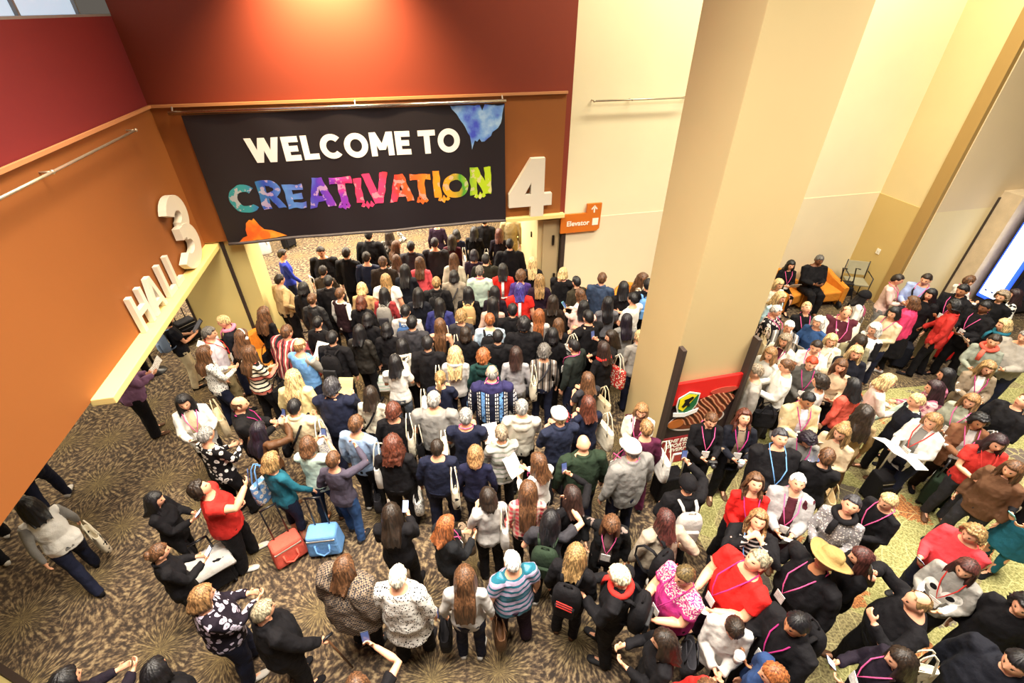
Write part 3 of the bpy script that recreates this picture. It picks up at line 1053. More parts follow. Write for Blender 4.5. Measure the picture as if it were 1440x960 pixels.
def skeleton(build, pose, leg):
    rings, sw, ka, kl, _ = BUILD[build]
    J = {}
    pr, pl, curl = POSE[pose]
    drop = 0.0
    if pose == 'sit':
        drop = -0.40
    for s, t in ((1, pr), (-1, pl)):
        sh = Vector((s * sw, -.012, 1.385 + drop))
        wide = max(0.0, sw - .19)
        tgt = Vector(t) + Vector((s * wide, 0.05 if build in 'GH' and t[1] > .2 else 0, 0))
        if pose in ('stand', 'hips', 'push', 'walk') and build in 'GH':
            tgt.x += s * 0.055
        pole = Vector((s * .55, -.7, -.5))
        if pose in ('hold', 'clasp', 'sit'):
            pole = Vector((s * .5, -.35, -.8))
        if pose == 'shout':
            pole = Vector((s * .8, .2, -.7))
        el, wr = ik(sh, tgt, .285, .25, pole)
        J[('sh', s)], J[('el', s)], J[('wr', s)] = sh, el, wr
    hipx = .088 * (1.0 if build in 'MF' else 1.25)
    if pose == 'sit':
        for s in (1, -1):
            J[('hip', s)] = Vector((s * hipx, -.02, .5))
            J[('kn', s)] = Vector((s * .10, .42, .50))
            J[('an', s)] = Vector((s * .09, .44 + .05 * s, .09))
    else:
        for s, (fx, fy) in zip((1, -1), LEGS[leg]):
            hp = Vector((s * hipx, 0, .87))
            an = Vector((fx * (1.0 if build in 'MF' else 1.2), fy - .02, .085))
            kn = hp.lerp(an, .5) + Vector((0, .03 + abs(fy) * .12, .02))
            J[('hip', s)], J[('kn', s)], J[('an', s)] = hp, kn, an
    return J, rings, ka, kl, curl, drop


def torso_rings(rings, infl, drop=0.0, z0=None, z1=9, n=20, hem=None, flare=1.0):
    out = []
    rr = [r for r in rings if (z0 is None or r[0] > z0) and r[0] <= z1]
    if hem is not None:
        first = rings[0] if hem < .84 else rings[1]
        rr = [(hem, first[1] * flare, first[2] * flare, first[3])] + [r for r in rr if r[0] > hem + .04]
    for z, rx, ry, yo in rr:
        ring = []
        for j in range(n):
            t = 2 * PI * j / n
            c, s = math.cos(t), math.sin(t)
            if z < 1.3:
                c = math.copysign(abs(c) ** .88, c)
                s = math.copysign(abs(s) ** .88, s)
            ring.append((c * (rx + infl), s * (ry + infl) + yo, z + drop))
        out.append(ring)
    return out


def head_matrix(look, drop=0.0, turn=0.0):
    piv = Vector((0, -.005, 1.475 + drop))
    return Matrix.Translation(piv) @ Matrix.Rotation(turn, 4, 'Z') @ Matrix.Rotation(look, 4, 'X') @ Matrix.Translation(Vector((0, -.005, 0)) * 0) , piv


HC = Vector((0, .018, .118))      # head centre above the neck pivot


def head_mesh(mb, M):
    nu, nv = 30, 22
    R = []
    for i in range(nv + 1):
        th = PI * (0.015 + 0.97 * i / nv)
        ring = []
        for j in range(nu):
            ph = 2 * PI * j / nu
            d = Vector((math.sin(th) * math.sin(ph), math.sin(th) * math.cos(ph), -math.cos(th)))
            x, y, z = d.x * .075, d.y * .096, d.z * .118
            if d.z < 0:
                x *= 1 - .30 * abs(d.z) ** 1.6
                if y < 0:
                    y *= 1 - .35 * abs(d.z)
                else:
                    y *= 1 - .06 * abs(d.z)
            if d.y > 0.2:
                g = math.exp(-(x / .013) ** 2)
                if -.045 < z < .03:
                    y += g * .024 * (1 - abs(z + .024) / .056 if z > -.024 else max(0, 1 - (-.024 - z) / .018))
                y -= .009 * math.exp(-((abs(x) - .031) / .015) ** 2 - ((z - .012) / .012) ** 2)
                y += .005 * math.exp(-((abs(x) - .031) / .022) ** 2 - ((z - .034) / .009) ** 2)
                y += .006 * math.exp(-(x / .024) ** 2 - ((z + .062) / .01) ** 2)
                y += .007 * math.exp(-(x / .022) ** 2 - ((z + .1) / .014) ** 2)
            ring.append(M @ (HC + Vector((x, y, z))))
        R.append(ring)
    mb.rings(R)
    for s in (1, -1):
        mb.ell(M @ (HC + Vector((s * .077, -.008, -.008))), (.012, .02, .034), 8, 6, rot=M.to_3x3())


def hand_mesh(mb, w, d, palm, side, curl, k=1.0):
    d = d.normalized()
    n = (palm - d * palm.dot(d)).normalized()
    s = d.cross(n) if side > 0 else n.cross(d)
    P = []
    for t, rx, rn in ((-.02, .024, .02), (.02, .031, .019), (.055, .038, .016), (.083, .039, .013)):
        P.append([w + d * (t * k) + s * (rx * k * math.cos(a)) + n * (rn * k * math.sin(a)) for a in (2 * PI * j / 10 for j in range(10))])
    mb.rings(P)
    for i, (o, L) in enumerate(((.029, .07), (.0097, .079), (-.0097, .074), (-.028, .057))):
        p = w + d * (.076 * k) + s * (o * k)
        dd = (d + s * (o * 2.6)).normalized()
        pts, rad = [p], [.0098 * k]
        a = 0
        for q in range(3):
            a += curl * (.30 + .22 * q + .05 * i)
            v = dd * math.cos(a) + n * math.sin(a)
            p = p + v * (L * k / 3)
            pts.append(p)
            rad.append((.0095, .0088, .0072)[q] * k)
        mb.tube(pts, rad, 7)
    p = w + d * (.022 * k) + s * (.026 * k)
    q = p + (d * .5 + s * .75 + n * .25).normalized() * (.038 * k)
    r = q + (d * .85 + s * .1 + n * (.25 + .5 * curl)).normalized() * (.034 * k)
    mb.tube([p, q, r], [.0125 * k, .0115 * k, .009 * k], 7)


def palm_hint(pose, s):
    if pose in ('hold', 'sit', 'clasp'):
        return Vector((-s * .9, 0, .45))
    if pose in ('phoneup', 'hold2', 'photo', 'shout'):
        return Vector((-s * .6, -.7, .1))
    if pose == 'push':
        return Vector((-s * .3, 0, -1))
    return Vector((-s, 0, 0))


def voxel(me, size, smooth=2, keep=None):
    o = bpy.data.objects.new('tmp', me)
    COL.objects.link(o)
    m = o.modifiers.new('r', 'REMESH')
    m.mode = 'VOXEL'
    m.voxel_size = size
    m.adaptivity = 0.0
    if smooth:
        q = o.modifiers.new('s', 'SMOOTH')
        q.factor = 0.5
        q.iterations = smooth
    dg = bpy.context.evaluated_depsgraph_get()
    out = bpy.data.meshes.new_from_object(o.evaluated_get(dg))
    bpy.data.objects.remove(o)
    bpy.data.meshes.remove(me)
    out.polygons.foreach_set('use_smooth', [True] * len(out.polygons))
    return out


CACHE = {}
LOOK = {'': -.12, 'up': .5, 'down': -.55}


def body_mesh(build, pose, leg, look):
    key = ('body', build, pose, leg, look)
    if key in CACHE:
        return CACHE[key]
    J, rings, ka, kl, curl, drop = skeleton(build, pose, leg)
    mb = MB()
    mb.rings(torso_rings(rings, -.004, drop))
    hm, piv = head_matrix(LOOK[look], drop)
    mb.tube([(0, -.012, 1.42 + drop), (0, -.006, 1.49 + drop), hm @ Vector((0, .004, .05))], [.062 * ka ** .5, .052 * ka ** .5, .05], 12)
    head_mesh(mb, hm)
    for s in (1, -1):
        sh, el, wr = J[('sh', s)], J[('el', s)], J[('wr', s)]
        inn = sh + Vector((-s * .065, 0, .01))
        up = sh.lerp(el, .45)
        lo = el.lerp(wr, .3)
        mb.tube([inn, sh, up, el, lo, wr], [r * ka for r in (.05, .056, .05, .04, .042, .028)], 12)
        hand_mesh(mb, wr + (wr - el).normalized() * .012, wr - el, palm_hint(pose, s), s, curl, .97 if build in 'MG' else .9)
        hp, kn, an = J[('hip', s)], J[('kn', s)], J[('an', s)]
        mb.tube([hp + Vector((0, 0, .03)), hp.lerp(kn, .4), kn, kn.lerp(an, .35), an], [r * kl for r in (.088, .08, .056, .056, .04)], 12)
        mb.tube([an + Vector((0, -.03, -.03)), an + Vector((0, .05, -.045)), an + Vector((0, .13, -.06))], [.034, .034, .024], 8)
    me = voxel(mb.mesh('body'), .0105, 1)
    # eyes, brows and lips are coloured places on the face
    inv = hm.inverted()
    mi = []
    for p in me.polygons:
        q = inv @ p.center - HC
        m = 0
        if q.y > .05:
            ax = abs(q.x)
            if ((ax - .031) / .013) ** 2 + ((q.z - .011) / .007) ** 2 < 1:
                m = 1
            elif (ax / .024) ** 2 + ((q.z + .063) / .0085) ** 2 < 1:
                m = 2
        mi.append(m)
    me.materials.clear()
    for _ in range(3):
        me.materials.append(None)
    me.polygons.foreach_set('material_index', mi)
    CACHE[key] = (me, J, hm, drop)
    return CACHE[key]


def wrinkle(me, amp, freq=9.0, seed=0.0):
    n = len(me.vertices)
    co = np.empty(n * 3)
    me.vertices.foreach_get('co', co)
    co = co.reshape(-1, 3)
    no = np.empty(n * 3)
    me.vertices.foreach_get('normal', no)
    no = no.reshape(-1, 3)
    d = np.array([noise.noise(Vector((p[0] * freq, p[1] * freq, p[2] * freq * .55 + seed))) + .5 * noise.noise(Vector((p[0] * freq * 2.3, p[1] * freq * 2.3, p[2] * freq * 1.2 - seed))) for p in co])
    co += no * (d * amp)[:, None]
    me.vertices.foreach_set('co', co.reshape(-1))
    me.update()


TOPS = {   # inflation, hem, flare, sleeve (fraction of arm), sleeve thickness, collar
    'tee': (.011, .84, 1.02, .26, .016, ''),
    'long': (.012, .82, 1.03, 1.0, .009, ''),
    'sweater': (.019, .82, 1.02, 1.0, .015, 'roll'),
    'hoodie': (.021, .82, 1.0, 1.0, .017, 'hood'),
    'jacket': (.023, .76, 1.03, 1.0, .016, 'collar'),
    'open': (.021, .70, 1.06, 1.0, .014, 'collar'),
    'vest': (.022, .80, 1.02, 0.0, .016, ''),
    'tunic': (.024, .62, 1.22, .5, .02, ''),
    'bare': (.008, .84, 1.0, 0.0, .01, ''),
    'poncho': (.03, .80, 1.05, .8, .05, 'roll'),
    'inner': (.010, .84, 1.0, 1.0, .006, ''),
}


def top_mesh(kind, build, pose):
    key = ('top', kind, build, pose)
    if key in CACHE:
        return CACHE[key]
    J, rings, ka, kl, curl, drop = skeleton(build, pose, 'A')
    infl, hem, flare, sl, st, collar = TOPS[kind]
    if pose == 'sit':
        hem = max(hem, .86)
    mb = MB()
    mb.rings(torso_rings(rings, infl, drop, hem=hem, flare=flare, z1=1.46 if kind != 'bare' else 1.33))
    if kind == 'poncho':
        P = []
        for z, rx, ry in ((.80, .36, .27), (1.0, .34, .255), (1.2, .30, .22), (1.36, .235, .15), (1.43, .13, .1)):
            P.append([(rx * (BUILD[build][1] / .185) * math.cos(t), ry * math.sin(t), z) for t in (2 * PI * j / 24 for j in range(24))])
        mb.rings(P)
    for s in (1, -1):
        sh, el, wr = J[('sh', s)], J[('el', s)], J[('wr', s)]
        inn = sh + Vector((-s * .075, 0, .016))
        if sl <= 0:
            if kind != 'bare':
                mb.tube([inn, sh + Vector((s * .012, 0, 0))], [.062 * ka, .066 * ka], 12)
            continue
        pts = [inn, sh, sh.lerp(el, .5), el, el.lerp(wr, .35), el.lerp(wr, .98)]
        rad = [.055, .06, .053, .044, .043, .031]
        nk = 6
        if sl < .4:
            pts, rad = [inn, sh, sh.lerp(el, .62)], [.055, .06, .056]
        elif sl < .9:
            pts, rad = pts[:5], rad[:5]
            if kind == 'poncho':
                rad = [r * 1.5 for r in rad]
        mb.tube(pts, [r * ka + st for r in rad], 12)
    if collar == 'collar':
        mb.tube([(.078 * math.cos(t), .072 * math.sin(t) - .012, 1.462 + drop + (-.03 if math.sin(t) > .6 else .012)) for t in (2 * PI * j / 14 for j in range(14))], .022, 8, loop=True)
    elif collar == 'roll':
        mb.tube([(.072 * math.cos(t), .066 * math.sin(t) - .01, 1.462 + drop - .012 * math.sin(t)) for t in (2 * PI * j / 14 for j in range(14))], .017, 8, loop=True)
    elif collar == 'hood':
        mb.tube([(.1 * math.cos(t), .085 * math.sin(t) - .035, 1.45 + drop - .03 * math.sin(t)) for t in (2 * PI * j / 14 for j in range(14))], .034, 8, loop=True)
        mb.ell((0, -.115, 1.38 + drop), (.11, .05, .085))
    me = voxel(mb.mesh('top'), .0145 if kind not in ('inner', 'bare') else .013, 2)
    wrinkle(me, {'jacket': .017, 'tee': .012, 'poncho': .016}.get(kind, .014) if kind not in ('inner', 'bare') else .003, 10.0, len(CACHE) * 1.7)
    if kind in ('open',):
        bm = bmesh.new()
        bm.from_mesh(me)
        kill = []
        for f in bm.faces:
            c = f.calc_center_median()
            wd = .05 + max(0, 1.46 + drop - c.z) * .04
            if c.y > .03 and abs(c.x) < wd and f.normal.y > .25 and c.z < 1.47 + drop:
                kill.append(f)
        bmesh.ops.delete(bm, geom=kill, context='FACES')
        bm.to_mesh(me)
        bm.free()
    me.materials.clear()
    me.materials.append(None)
    CACHE[key] = me
    return me


def bottom_mesh(kind, build, pose, leg):
    pose2 = 'sit' if pose == 'sit' else 'stand'
    key = ('bottom', kind, build, pose2, leg)
    if key in CACHE:
        return CACHE[key]
    J, rings, ka, kl, curl, drop = skeleton(build, pose2, leg)
    mb = MB()
    mb.rings(torso_rings(rings, .012, drop, z1=1.03))
    if kind in ('skirt', 'skirtteal'):
        P = []
        r0 = rings[1]
        for z, k in ((.46, 1.38), (.62, 1.3), (.8, 1.16), (.95, 1.05)):
            P.append([(r0[1] * k * math.cos(t) * (1 + .04 * math.sin(7 * t)), r0[2] * k * 1.15 * math.sin(t) * (1 + .04 * math.cos(6 * t)), z + drop) for t in (2 * PI * j / 28 for j in range(28))])
        mb.rings(P)
    for s in (1, -1):
        hp, kn, an = J[('hip', s)], J[('kn', s)], J[('an', s)]
        end = an + Vector((0, 0, -.045)) if kind in ('pant', 'jean') else (an if kind == 'legging' else kn.lerp(an, .55))
        if kind == 'skirt' or kind == 'skirtteal':
            end = an
        rad = {'pant': (.102, .094, .076, .073, .066), 'jean': (.1, .09, .071, .068, .058), 'capri': (.1, .09, .07, .067, .064)}.get(kind, (.096, .084, .06, .057, .043))
        mb.tube([hp + Vector((0, 0, .04)), hp.lerp(kn, .45), kn, kn.lerp(end, .4), end], [r * kl for r in rad], 14)
    me = voxel(mb.mesh('bottom'), .0155, 2)
    wrinkle(me, .012, 11.0, len(CACHE) * .9)
    me.materials.clear()
    me.materials.append(None)
    CACHE[key] = me
    return me


def shoe_mesh():
    if 'shoe' in CACHE:
        return CACHE['shoe']
    mb = MB()
    R = []
    for y, w, z0, z1 in ((-.085, .026, .0, .07), (-.06, .038, 0, .085), (.0, .04, 0, .085), (.06, .044, 0, .06), (.12, .047, 0, .045), (.165, .038, .0, .034), (.185, .016, .004, .022)):
        R.append([(w * math.cos(t), y, (z0 + z1) / 2 + (z1 - z0) / 2 * math.sin(t)) for t in (2 * PI * j / 12 for j in range(12))])
    mb.rings(R)
    CACHE['shoe'] = mb.mesh('shoe', True)
    return CACHE['shoe']


HAIRS = {  # thickness, front limit, side limit, back limit (degrees from crown), drop length, extra
    'short': (.014, 62, 84, 122, 0), 'bald': (.006, 0, 92, 120, 0), 'balding': (.008, 30, 90, 120, 0),
    'bob': (.024, 60, 90, 90, .10), 'mid': (.026, 60, 90, 90, .2), 'long': (.028, 60, 90, 90, .33),
    'longest': (.03, 60, 90, 90, .5), 'curly': (.034, 58, 92, 100, .05), 'curly2': (.05, 58, 90, 90, .2),
    'longcurl': (.036, 60, 90, 90, .36), 'longcurl2': (.036, 60, 90, 90, .36), 'pony': (.014, 60, 84, 122, 0),
    'bun': (.016, 60, 84, 120, 0),
}


def hair_mesh(style, look, drop):
    if style == 'brownwave':
        style = 'longcurl'
    key = ('hair', style, look, drop)
    if key in CACHE:
        return CACHE[key]
    th, fr, sd, bk, L = HAIRS[style]
    hm, piv = head_matrix(LOOK[look], drop)
    nu, na, nd = 52, 12, (12 if L else 0)
    curly = style in ('curly', 'curly2', 'longcurl')
    lumpy = .017 if style in ('curly', 'curly2') else (.01 if curly else .004)
    start = {'bald': 62, 'balding': 48}.get(style, 1)
    rows = []
    for i in range(na + nd + 1):
        rows.append([])
    for j in range(nu):
        ph = 2 * PI * j / nu                      # 0 is the front
        a = abs((math.degrees(ph) + 180) % 360 - 180)
        if a < 48:
            lim = fr
        elif a < 90:
            lim = fr + (sd - fr) * min(1, (a - 48) / 26)
        elif a < 140:
            lim = sd + (bk - sd) * ((a - 90) / 50)
        else:
            lim = bk
        st = start
        if style in ('bald', 'balding') and a < (75 if style == 'bald' else 40):
            st = lim - 2 if style == 'bald' else min(lim - 2, start)
        for i in range(na + 1):
            t = math.radians(st + (lim - st) * i / na)
            k = 1 + .025 * math.sin(ph * 19 + 4 * t) + (.0 if i else 0)
            edge = min(1.0, (na - i) / 1.5) if not (L and a > 70) else 1.0
            r = th * (0.25 + .75 * edge)
            p = Vector(((.0755 + r) * math.sin(t) * math.sin(ph) * (1.0 if math.cos(t) > 0 else 1 - .3 * abs(math.cos(t)) ** 1.6), (.0965 + r) * math.sin(t) * math.cos(ph), (.118 + r * .9) * math.cos(t)))
            if curly or lumpy:
                p += p.normalized() * lumpy * noise.noise(p * (46 if curly else 24) + Vector((3, 1, 7)))
            p += p.normalized() * (.009 if i > 1 else .003) * noise.noise(Vector((math.sin(ph) * 7, math.cos(ph) * 7, t * 1.3)))
            rows[i].append(hm @ (HC + p * k))
        if nd:
            q0 = rows[na][-1]
            front = a < 62
            for i in range(1, nd + 1):
                f = i / nd
                z = q0.z - L * f
                x, y = q0.x, q0.y
                if front:
                    # in front the hair stops at the hairline: fold the rows back into it
                    rows[na + i].append(q0 + Vector((0, -.012 * f, .004 * f)))
                    continue
                back = max(0.0, (a - 90) / 90)
                c = Vector((0, -.02 + piv.y))
                y2 = y - (.012 + .035 * back) * min(1, f * 1.5)
                if z < 1.5 + drop:                   # lie over the shoulders and back
                    g = min(1, (1.5 + drop - z) / .1)
                    if back > .35:
                        y2 = min(y2, y2 * (1 - g) + (-.145 - .03 * min(1, (1.5 + drop - z) / .25)) * g)
                    elif a < 90:
                        y2 = max(y2, .03 + .03 * g)
                x2 = x * (1.02 + .12 * math.sin(f * PI * .8) - .12 * max(0, f - .75) * 4 * .4)
                if style == 'curly':
                    x2 = x * (1 - .22 * f)
                    y2 = y * (1 - .1 * f)
                if style == 'bob':
                    x2 = x * (1 + .1 * math.sin(f * PI * .9))
                pt = Vector((x2, y2, z))
                wv = lumpy * (1.5 if curly else 1.0)
                pt += Vector((math.sin(ph) or .01, -abs(math.cos(ph)), 0)) * wv * (noise.noise(Vector((x * 40, y * 40, z * (30 if curly else 7)))) + (.4 if curly else 0))
                cl_ = noise.noise(Vector((math.sin(ph) * 8, math.cos(ph) * 8, f * 1.1)))
                pt += Vector((math.sin(ph) * .4, -1, 0)) * (.014 * cl_)
                pt.z += .05 * f * f * noise.noise(Vector((math.sin(ph) * 5, math.cos(ph) * 5, 9)))
                rows[na + i].append(pt)
    mb = MB()
    mb.rings(rows, cap0=(start == 1), cap1=False)
    if L:                                            # thickness under the ends
        ctr = sum((Vector(p) for p in rows[-1]), Vector()) / nu
        inn = [Vector(p).lerp(Vector((ctr.x, ctr.y, p[2] + .02)), .35) for p in rows[-1]]
        mb.rings([rows[-1], inn], cap0=False, cap1=True)
    if style == 'pony':
        b = hm @ (HC + Vector((0, -.115, .03)))
        mb.tube([b, b + Vector((0, -.045, -.02)), b + Vector((0, -.05, -.12)), b + Vector((0, -.035, -.26))], [.02, .033, .03, .01], 10)
    if style == 'bun':
        mb.ell(hm @ (HC + Vector((0, -.1, .05))), (.045, .042, .045))
        mb.ell(hm @ (HC + Vector((.02, -.11, .03))), (.03, .03, .03))
    me = mb.mesh('hair', True)
    CACHE[key] = me
    return me


def hat_mesh(kind, look, drop):
    key = ('hat', kind, look, drop)
    if key in CACHE:
        return CACHE[key]
    hm, piv = head_matrix(LOOK[look], drop)
    mb = MB()
    R = []
    if kind == 'straw':
        prof = [(.2, .035), (.215, .052), (.19, .05), (.112, .045), (.108, .1), (.098, .15), (.075, .165), (.03, .15)]
        for r, z in prof:
            R.append([hm @ (HC + Vector((r * .92 * math.cos(t), r * 1.12 * math.sin(t), z + (.045 * abs(math.cos(t)) ** 2 if r > .15 else 0) - (.015 * abs(math.cos(t)) if z > .14 else 0)))) for t in (2 * PI * j / 28 for j in range(28))])
    else:
        for i in range(9):
            t = math.radians(6 + (82 if kind == 'cap' else 88) * i / 8)
            R.insert(0, [hm @ (HC + Vector((.106 * math.sin(t) * math.cos(p), -.004 + .125 * math.sin(t) * math.sin(p), .022 + .128 * math.cos(t)))) for p in (2 * PI * j / 22 for j in range(22))])
    mb.rings(R)
    if kind == 'cap':
        P = []
        for k in range(13):
            p = math.radians(20 + 140 * k / 12)
            P.append((p, math.sin(math.radians(180 * k / 12))))
        top = [hm @ (HC + Vector((.104 * math.cos(p), .122 * math.sin(p), .045))) for p, q in P]
        out = [hm @ (HC + Vector((.106 * math.cos(p), .122 * math.sin(p) + .075 * q, .035 - .01 * q))) for p, q in P]
        mb.poly(top + out[::-1], hm.to_3x3() @ Vector((0, 0, -.008)))
        mb.ell(hm @ (HC + Vector((0, 0, .152))), (.01, .01, .006), 8, 5)
    me = mb.mesh('hat', True)
    CACHE[key] = me
    return me


def lanyard_mesh(build, drop, pose):
    key = ('lanyard', build, drop)
    if key in CACHE:
        return CACHE[key]
    rings = BUILD[build][0]
    front = max(r[2] + r[3] for r in rings if 1.0 < r[0] < 1.35) + .05
    pts = []
    for x, y, z in ((0, front + .006, 1.14), (.035, front, 1.24), (.075, front - .045, 1.36), (.088, .035, 1.45), (.08, -.05, 1.485), (0, -.085, 1.492), (-.08, -.05, 1.485), (-.088, .035, 1.45), (-.075, front - .045, 1.36), (-.035, front, 1.24)):
        pts.append((x, y, z + drop))
    mb = MB()
    mb.tube(pts, .0065, 6, loop=True)
    b = MB()
    b.box((0, front + .012, 1.075 + drop), (.105, .006, .13))
    CACHE[key] = (mb.mesh('lanyard', True), b.mesh('badge', bevel=.003))
    return CACHE[key]


def scarf_mesh(drop):
    key = ('scarf', drop)
    if key not in CACHE:
        mb = MB()
        mb.tube([(.1 * math.cos(t), .088 * math.sin(t) - .01, 1.455 + drop - .02 * math.sin(t) + .008 * math.sin(3 * t)) for t in (2 * PI * j / 18 for j in range(18))], .034, 9, loop=True)
        mb.tube([(.04, .1, 1.43 + drop), (.05, .15, 1.36 + drop), (.05, .17, 1.25 + drop)], [.03, .034, .03], 8, flat=.5)
        CACHE[key] = mb.mesh('scarf', True)
    return CACHE[key]


# ------------------------------------------------------------------ things people carry
def unit(name, fn):
    if name not in CACHE:
        CACHE[name] = fn()
    return CACHE[name]


def m_bag(w, d, h, gape=.55):
    mb = MB()
    R = []
    for z, k in ((0, .9), (.02, 1.0), (h * .5, 1.04), (h * .97, 1.0), (h, .98)):
        y = d * (1.0 if z < h * .6 else gape + .15)
        R.append([(w / 2 * k * math.copysign(abs(math.cos(t)) ** .5, math.cos(t)), y / 2 * math.copysign(abs(math.sin(t)) ** .6, math.sin(t)), z) for t in (2 * PI * j / 20 for j in range(20))])
    for z in (h * .99, h * .5):                     # open mouth
        R.append([(x * .93, y * .8, z) for x, y, _ in R[3]])
    mb.rings(R)
    return mb.mesh('bag', True)


def m_strap(w, d, h, L, r=.011):
    mb = MB()
    mb.tube([(-w * .3, d, h * .8), (-w * .29, d, h), (-w * .14, d * .6, h + L * .8), (0, d * .4, h + L), (w * .14, d * .6, h + L * .8), (w * .29, d, h), (w * .3, d, h * .8)], r, 7, flat=.6)
    return mb.mesh('strap', True)


def carried_bag(name, label, cat, mw, color, pattern, c2, w, d, h, L, strapc=None, group=None):
    r = empty(name, mw)
    tag(r, label, cat, group)
    dd = d / 2
    link('bag_body', unit(('bag', w, d, h), lambda: m_bag(w, d, h)), cloth(color, pattern, c2), r)
    for sgn in (1, -1):
        link('strap', unit(('strap', w, d, h, L, sgn), lambda: m_strap(w, sgn * dd * .9, h, L)), cloth(strapc or color), r)
    return r


def m_backpack():
    mb = MB()
    R = []
    for z, w, d in ((0, .10, .05), (.02, .135, .075), (.15, .15, .088), (.3, .145, .08), (.39, .12, .06), (.43, .07, .03)):
        R.append([(w * math.copysign(abs(math.cos(t)) ** .6, math.cos(t)), d * math.copysign(abs(math.sin(t)) ** .7, math.sin(t)), z) for t in (2 * PI * j / 22 for j in range(22))])
    mb.rings(R)
    return mb.mesh('pack', True)


def m_pocket():
    mb = MB()
    mb.box((0, -.088, .13), (.2, .05, .19))
    return mb.mesh('pocket', bevel=.02, seg=3)


def m_packstrap(s):
    mb = MB()
    mb.tube([(s * .075, .07, .02), (s * .12, .13, .06), (s * .125, .26, .2), (s * .115, .27, .34), (s * .1, .2, .435), (s * .085, .09, .44), (s * .075, .05, .4)], .02, 8, flat=.45, up=(1, 0, 0))
    return mb.mesh('packstrap', True)


def m_loop():
    mb = MB()
    mb.tube([(-.04, 0, .42), (-.035, 0, .46), (0, 0, .475), (.035, 0, .46), (.04, 0, .42)], .009, 7)
    return mb.mesh('loop', True)


def backpack(label, mw, color, accent=None, cords=None):
    r = empty('backpack', mw)
    tag(r, label, 'backpack', None)
    link('pack_body', unit('bp', m_backpack), cloth(color), r)
    link('front_pocket', unit('bpp', m_pocket), cloth(accent or color), r)
    for s in (1, -1):
        link('shoulder_strap', unit(('bps', s), lambda: m_packstrap(s)), cloth(color), r)
    link('grab_loop', unit('bpl', m_loop), cloth(color), r)
    if cords:
        def mk():
            mb = MB()
            for k in range(3):
                mb.tube([(-.08, -.12 - .002 * k, .24 + .05 * k), (.08, -.12 - .002 * k, .22 + .05 * k)], .006, 6)
            return mb.mesh('cords', True)
        link('cord', unit('bpc', mk), cloth(cords), r)
    return r


def m_case():
    mb = MB()
    mb.box((0, 0, .31), (.38, .24, .5))
    return mb.mesh('case', bevel=.045, seg=4)


def suitcase(label, mw, color, handle='silver', hl=.5, soft=True, group=None):
    r = empty('suitcase', mw)
    tag(r, label, 'suitcase', group)
    link('case_body', unit('cs', m_case), cloth(color) if soft else mat(color, .4), r)

    def pk():
        mb = MB()
        mb.box((0, -.13, .26), (.3, .04, .3))
        return mb.mesh('case_pocket', bevel=.015, seg=3)
    link('front_pocket', unit('csp', pk), cloth(color), r)

    def zp():
        mb = MB()
        mb.box((0, -.12, .48), (.34, .006, .012))
        return mb.mesh('zip')
    link('zip', unit('csz', zp), mat('silver', .35, .8), r)

    def hd():
        mb = MB()
        for s in (1, -1):
            mb.tube([(s * .1, .09, .55), (s * .1, .09, .56 + hl)], .011, 8)
        mb.tube([(-.105, .09, .56 + hl), (.105, .09, .56 + hl)], .016, 8)
        return mb.mesh('pull_handle', True)
    link('pull_handle', unit(('csh', hl), hd), mat(handle, .3, .6 if handle == 'silver' else 0), r)

    def wh():
        mb = MB()
        mb.tube([(-.014, 0, 0), (.014, 0, 0)], .032, 12)
        return mb.mesh('wheel', True)
    for x, y in ((.14, .09), (-.14, .09), (.14, -.09), (-.14, -.09)):
        o = link('wheel', unit('csw', wh), mat('black', .5), r)
        o.location = (x, y, .032)
    return r


def m_phone():
    mb = MB()
    mb.box((0, 0, 0), (.074, .009, .15))
    return mb.mesh('phone', bevel=.004)


def m_screen():
    mb = MB()
    mb.box((0, -.005, 0), (.064, .002, .132))
    return mb.mesh('screen')


def m_paper():
    mb = MB()
    R = []
    for i in range(7):
        z = -.14 + .28 * i / 6
        y = .012 * math.sin(i * .9)
        R.append([(-.105, y, z), (.105, y + .006, z), (.105, y + .008, z), (-.105, y + .002, z)])
    mb.rings(R)
    return mb.mesh('paper')


def m_map():
    mb = MB()
    for k in range(4):
        x0 = -.3 + .15 * k
        y0, y1 = (.0, .03) if k % 2 else (.03, .0)
        mb.poly([(x0, y0, -.19), (x0 + .15, y1, -.19), (x0 + .15, y1, .19), (x0, y0, .19)], (0, .002, 0))
    return mb.mesh('map')


def paper_mat(color):
    key = ('paper', color)
    if key in MATS:
        return MATS[key]
    s = NT('printed_' + color)
    co = s.coord()
    sp = s.n('ShaderNodeSeparateXYZ')
    s.l(co, sp.inputs[0])
    row = s.math('GREATER_THAN', s.math('FRACT', s.math('MULTIPLY', sp.outputs[2], 38.0)), .62)
    blk = s.math('GREATER_THAN', s.noise(co, 26.0, 2), .48)
    c = C(color)
    s.l(s.mix(s.math('MULTIPLY', s.math('MULTIPLY', row, blk), .5), c, (.12, .12, .16, 1)), s.b.inputs['Base Color'])
    s.b.inputs['Roughness'].default_value = .7
    MATS[key] = s.m
    return s.m
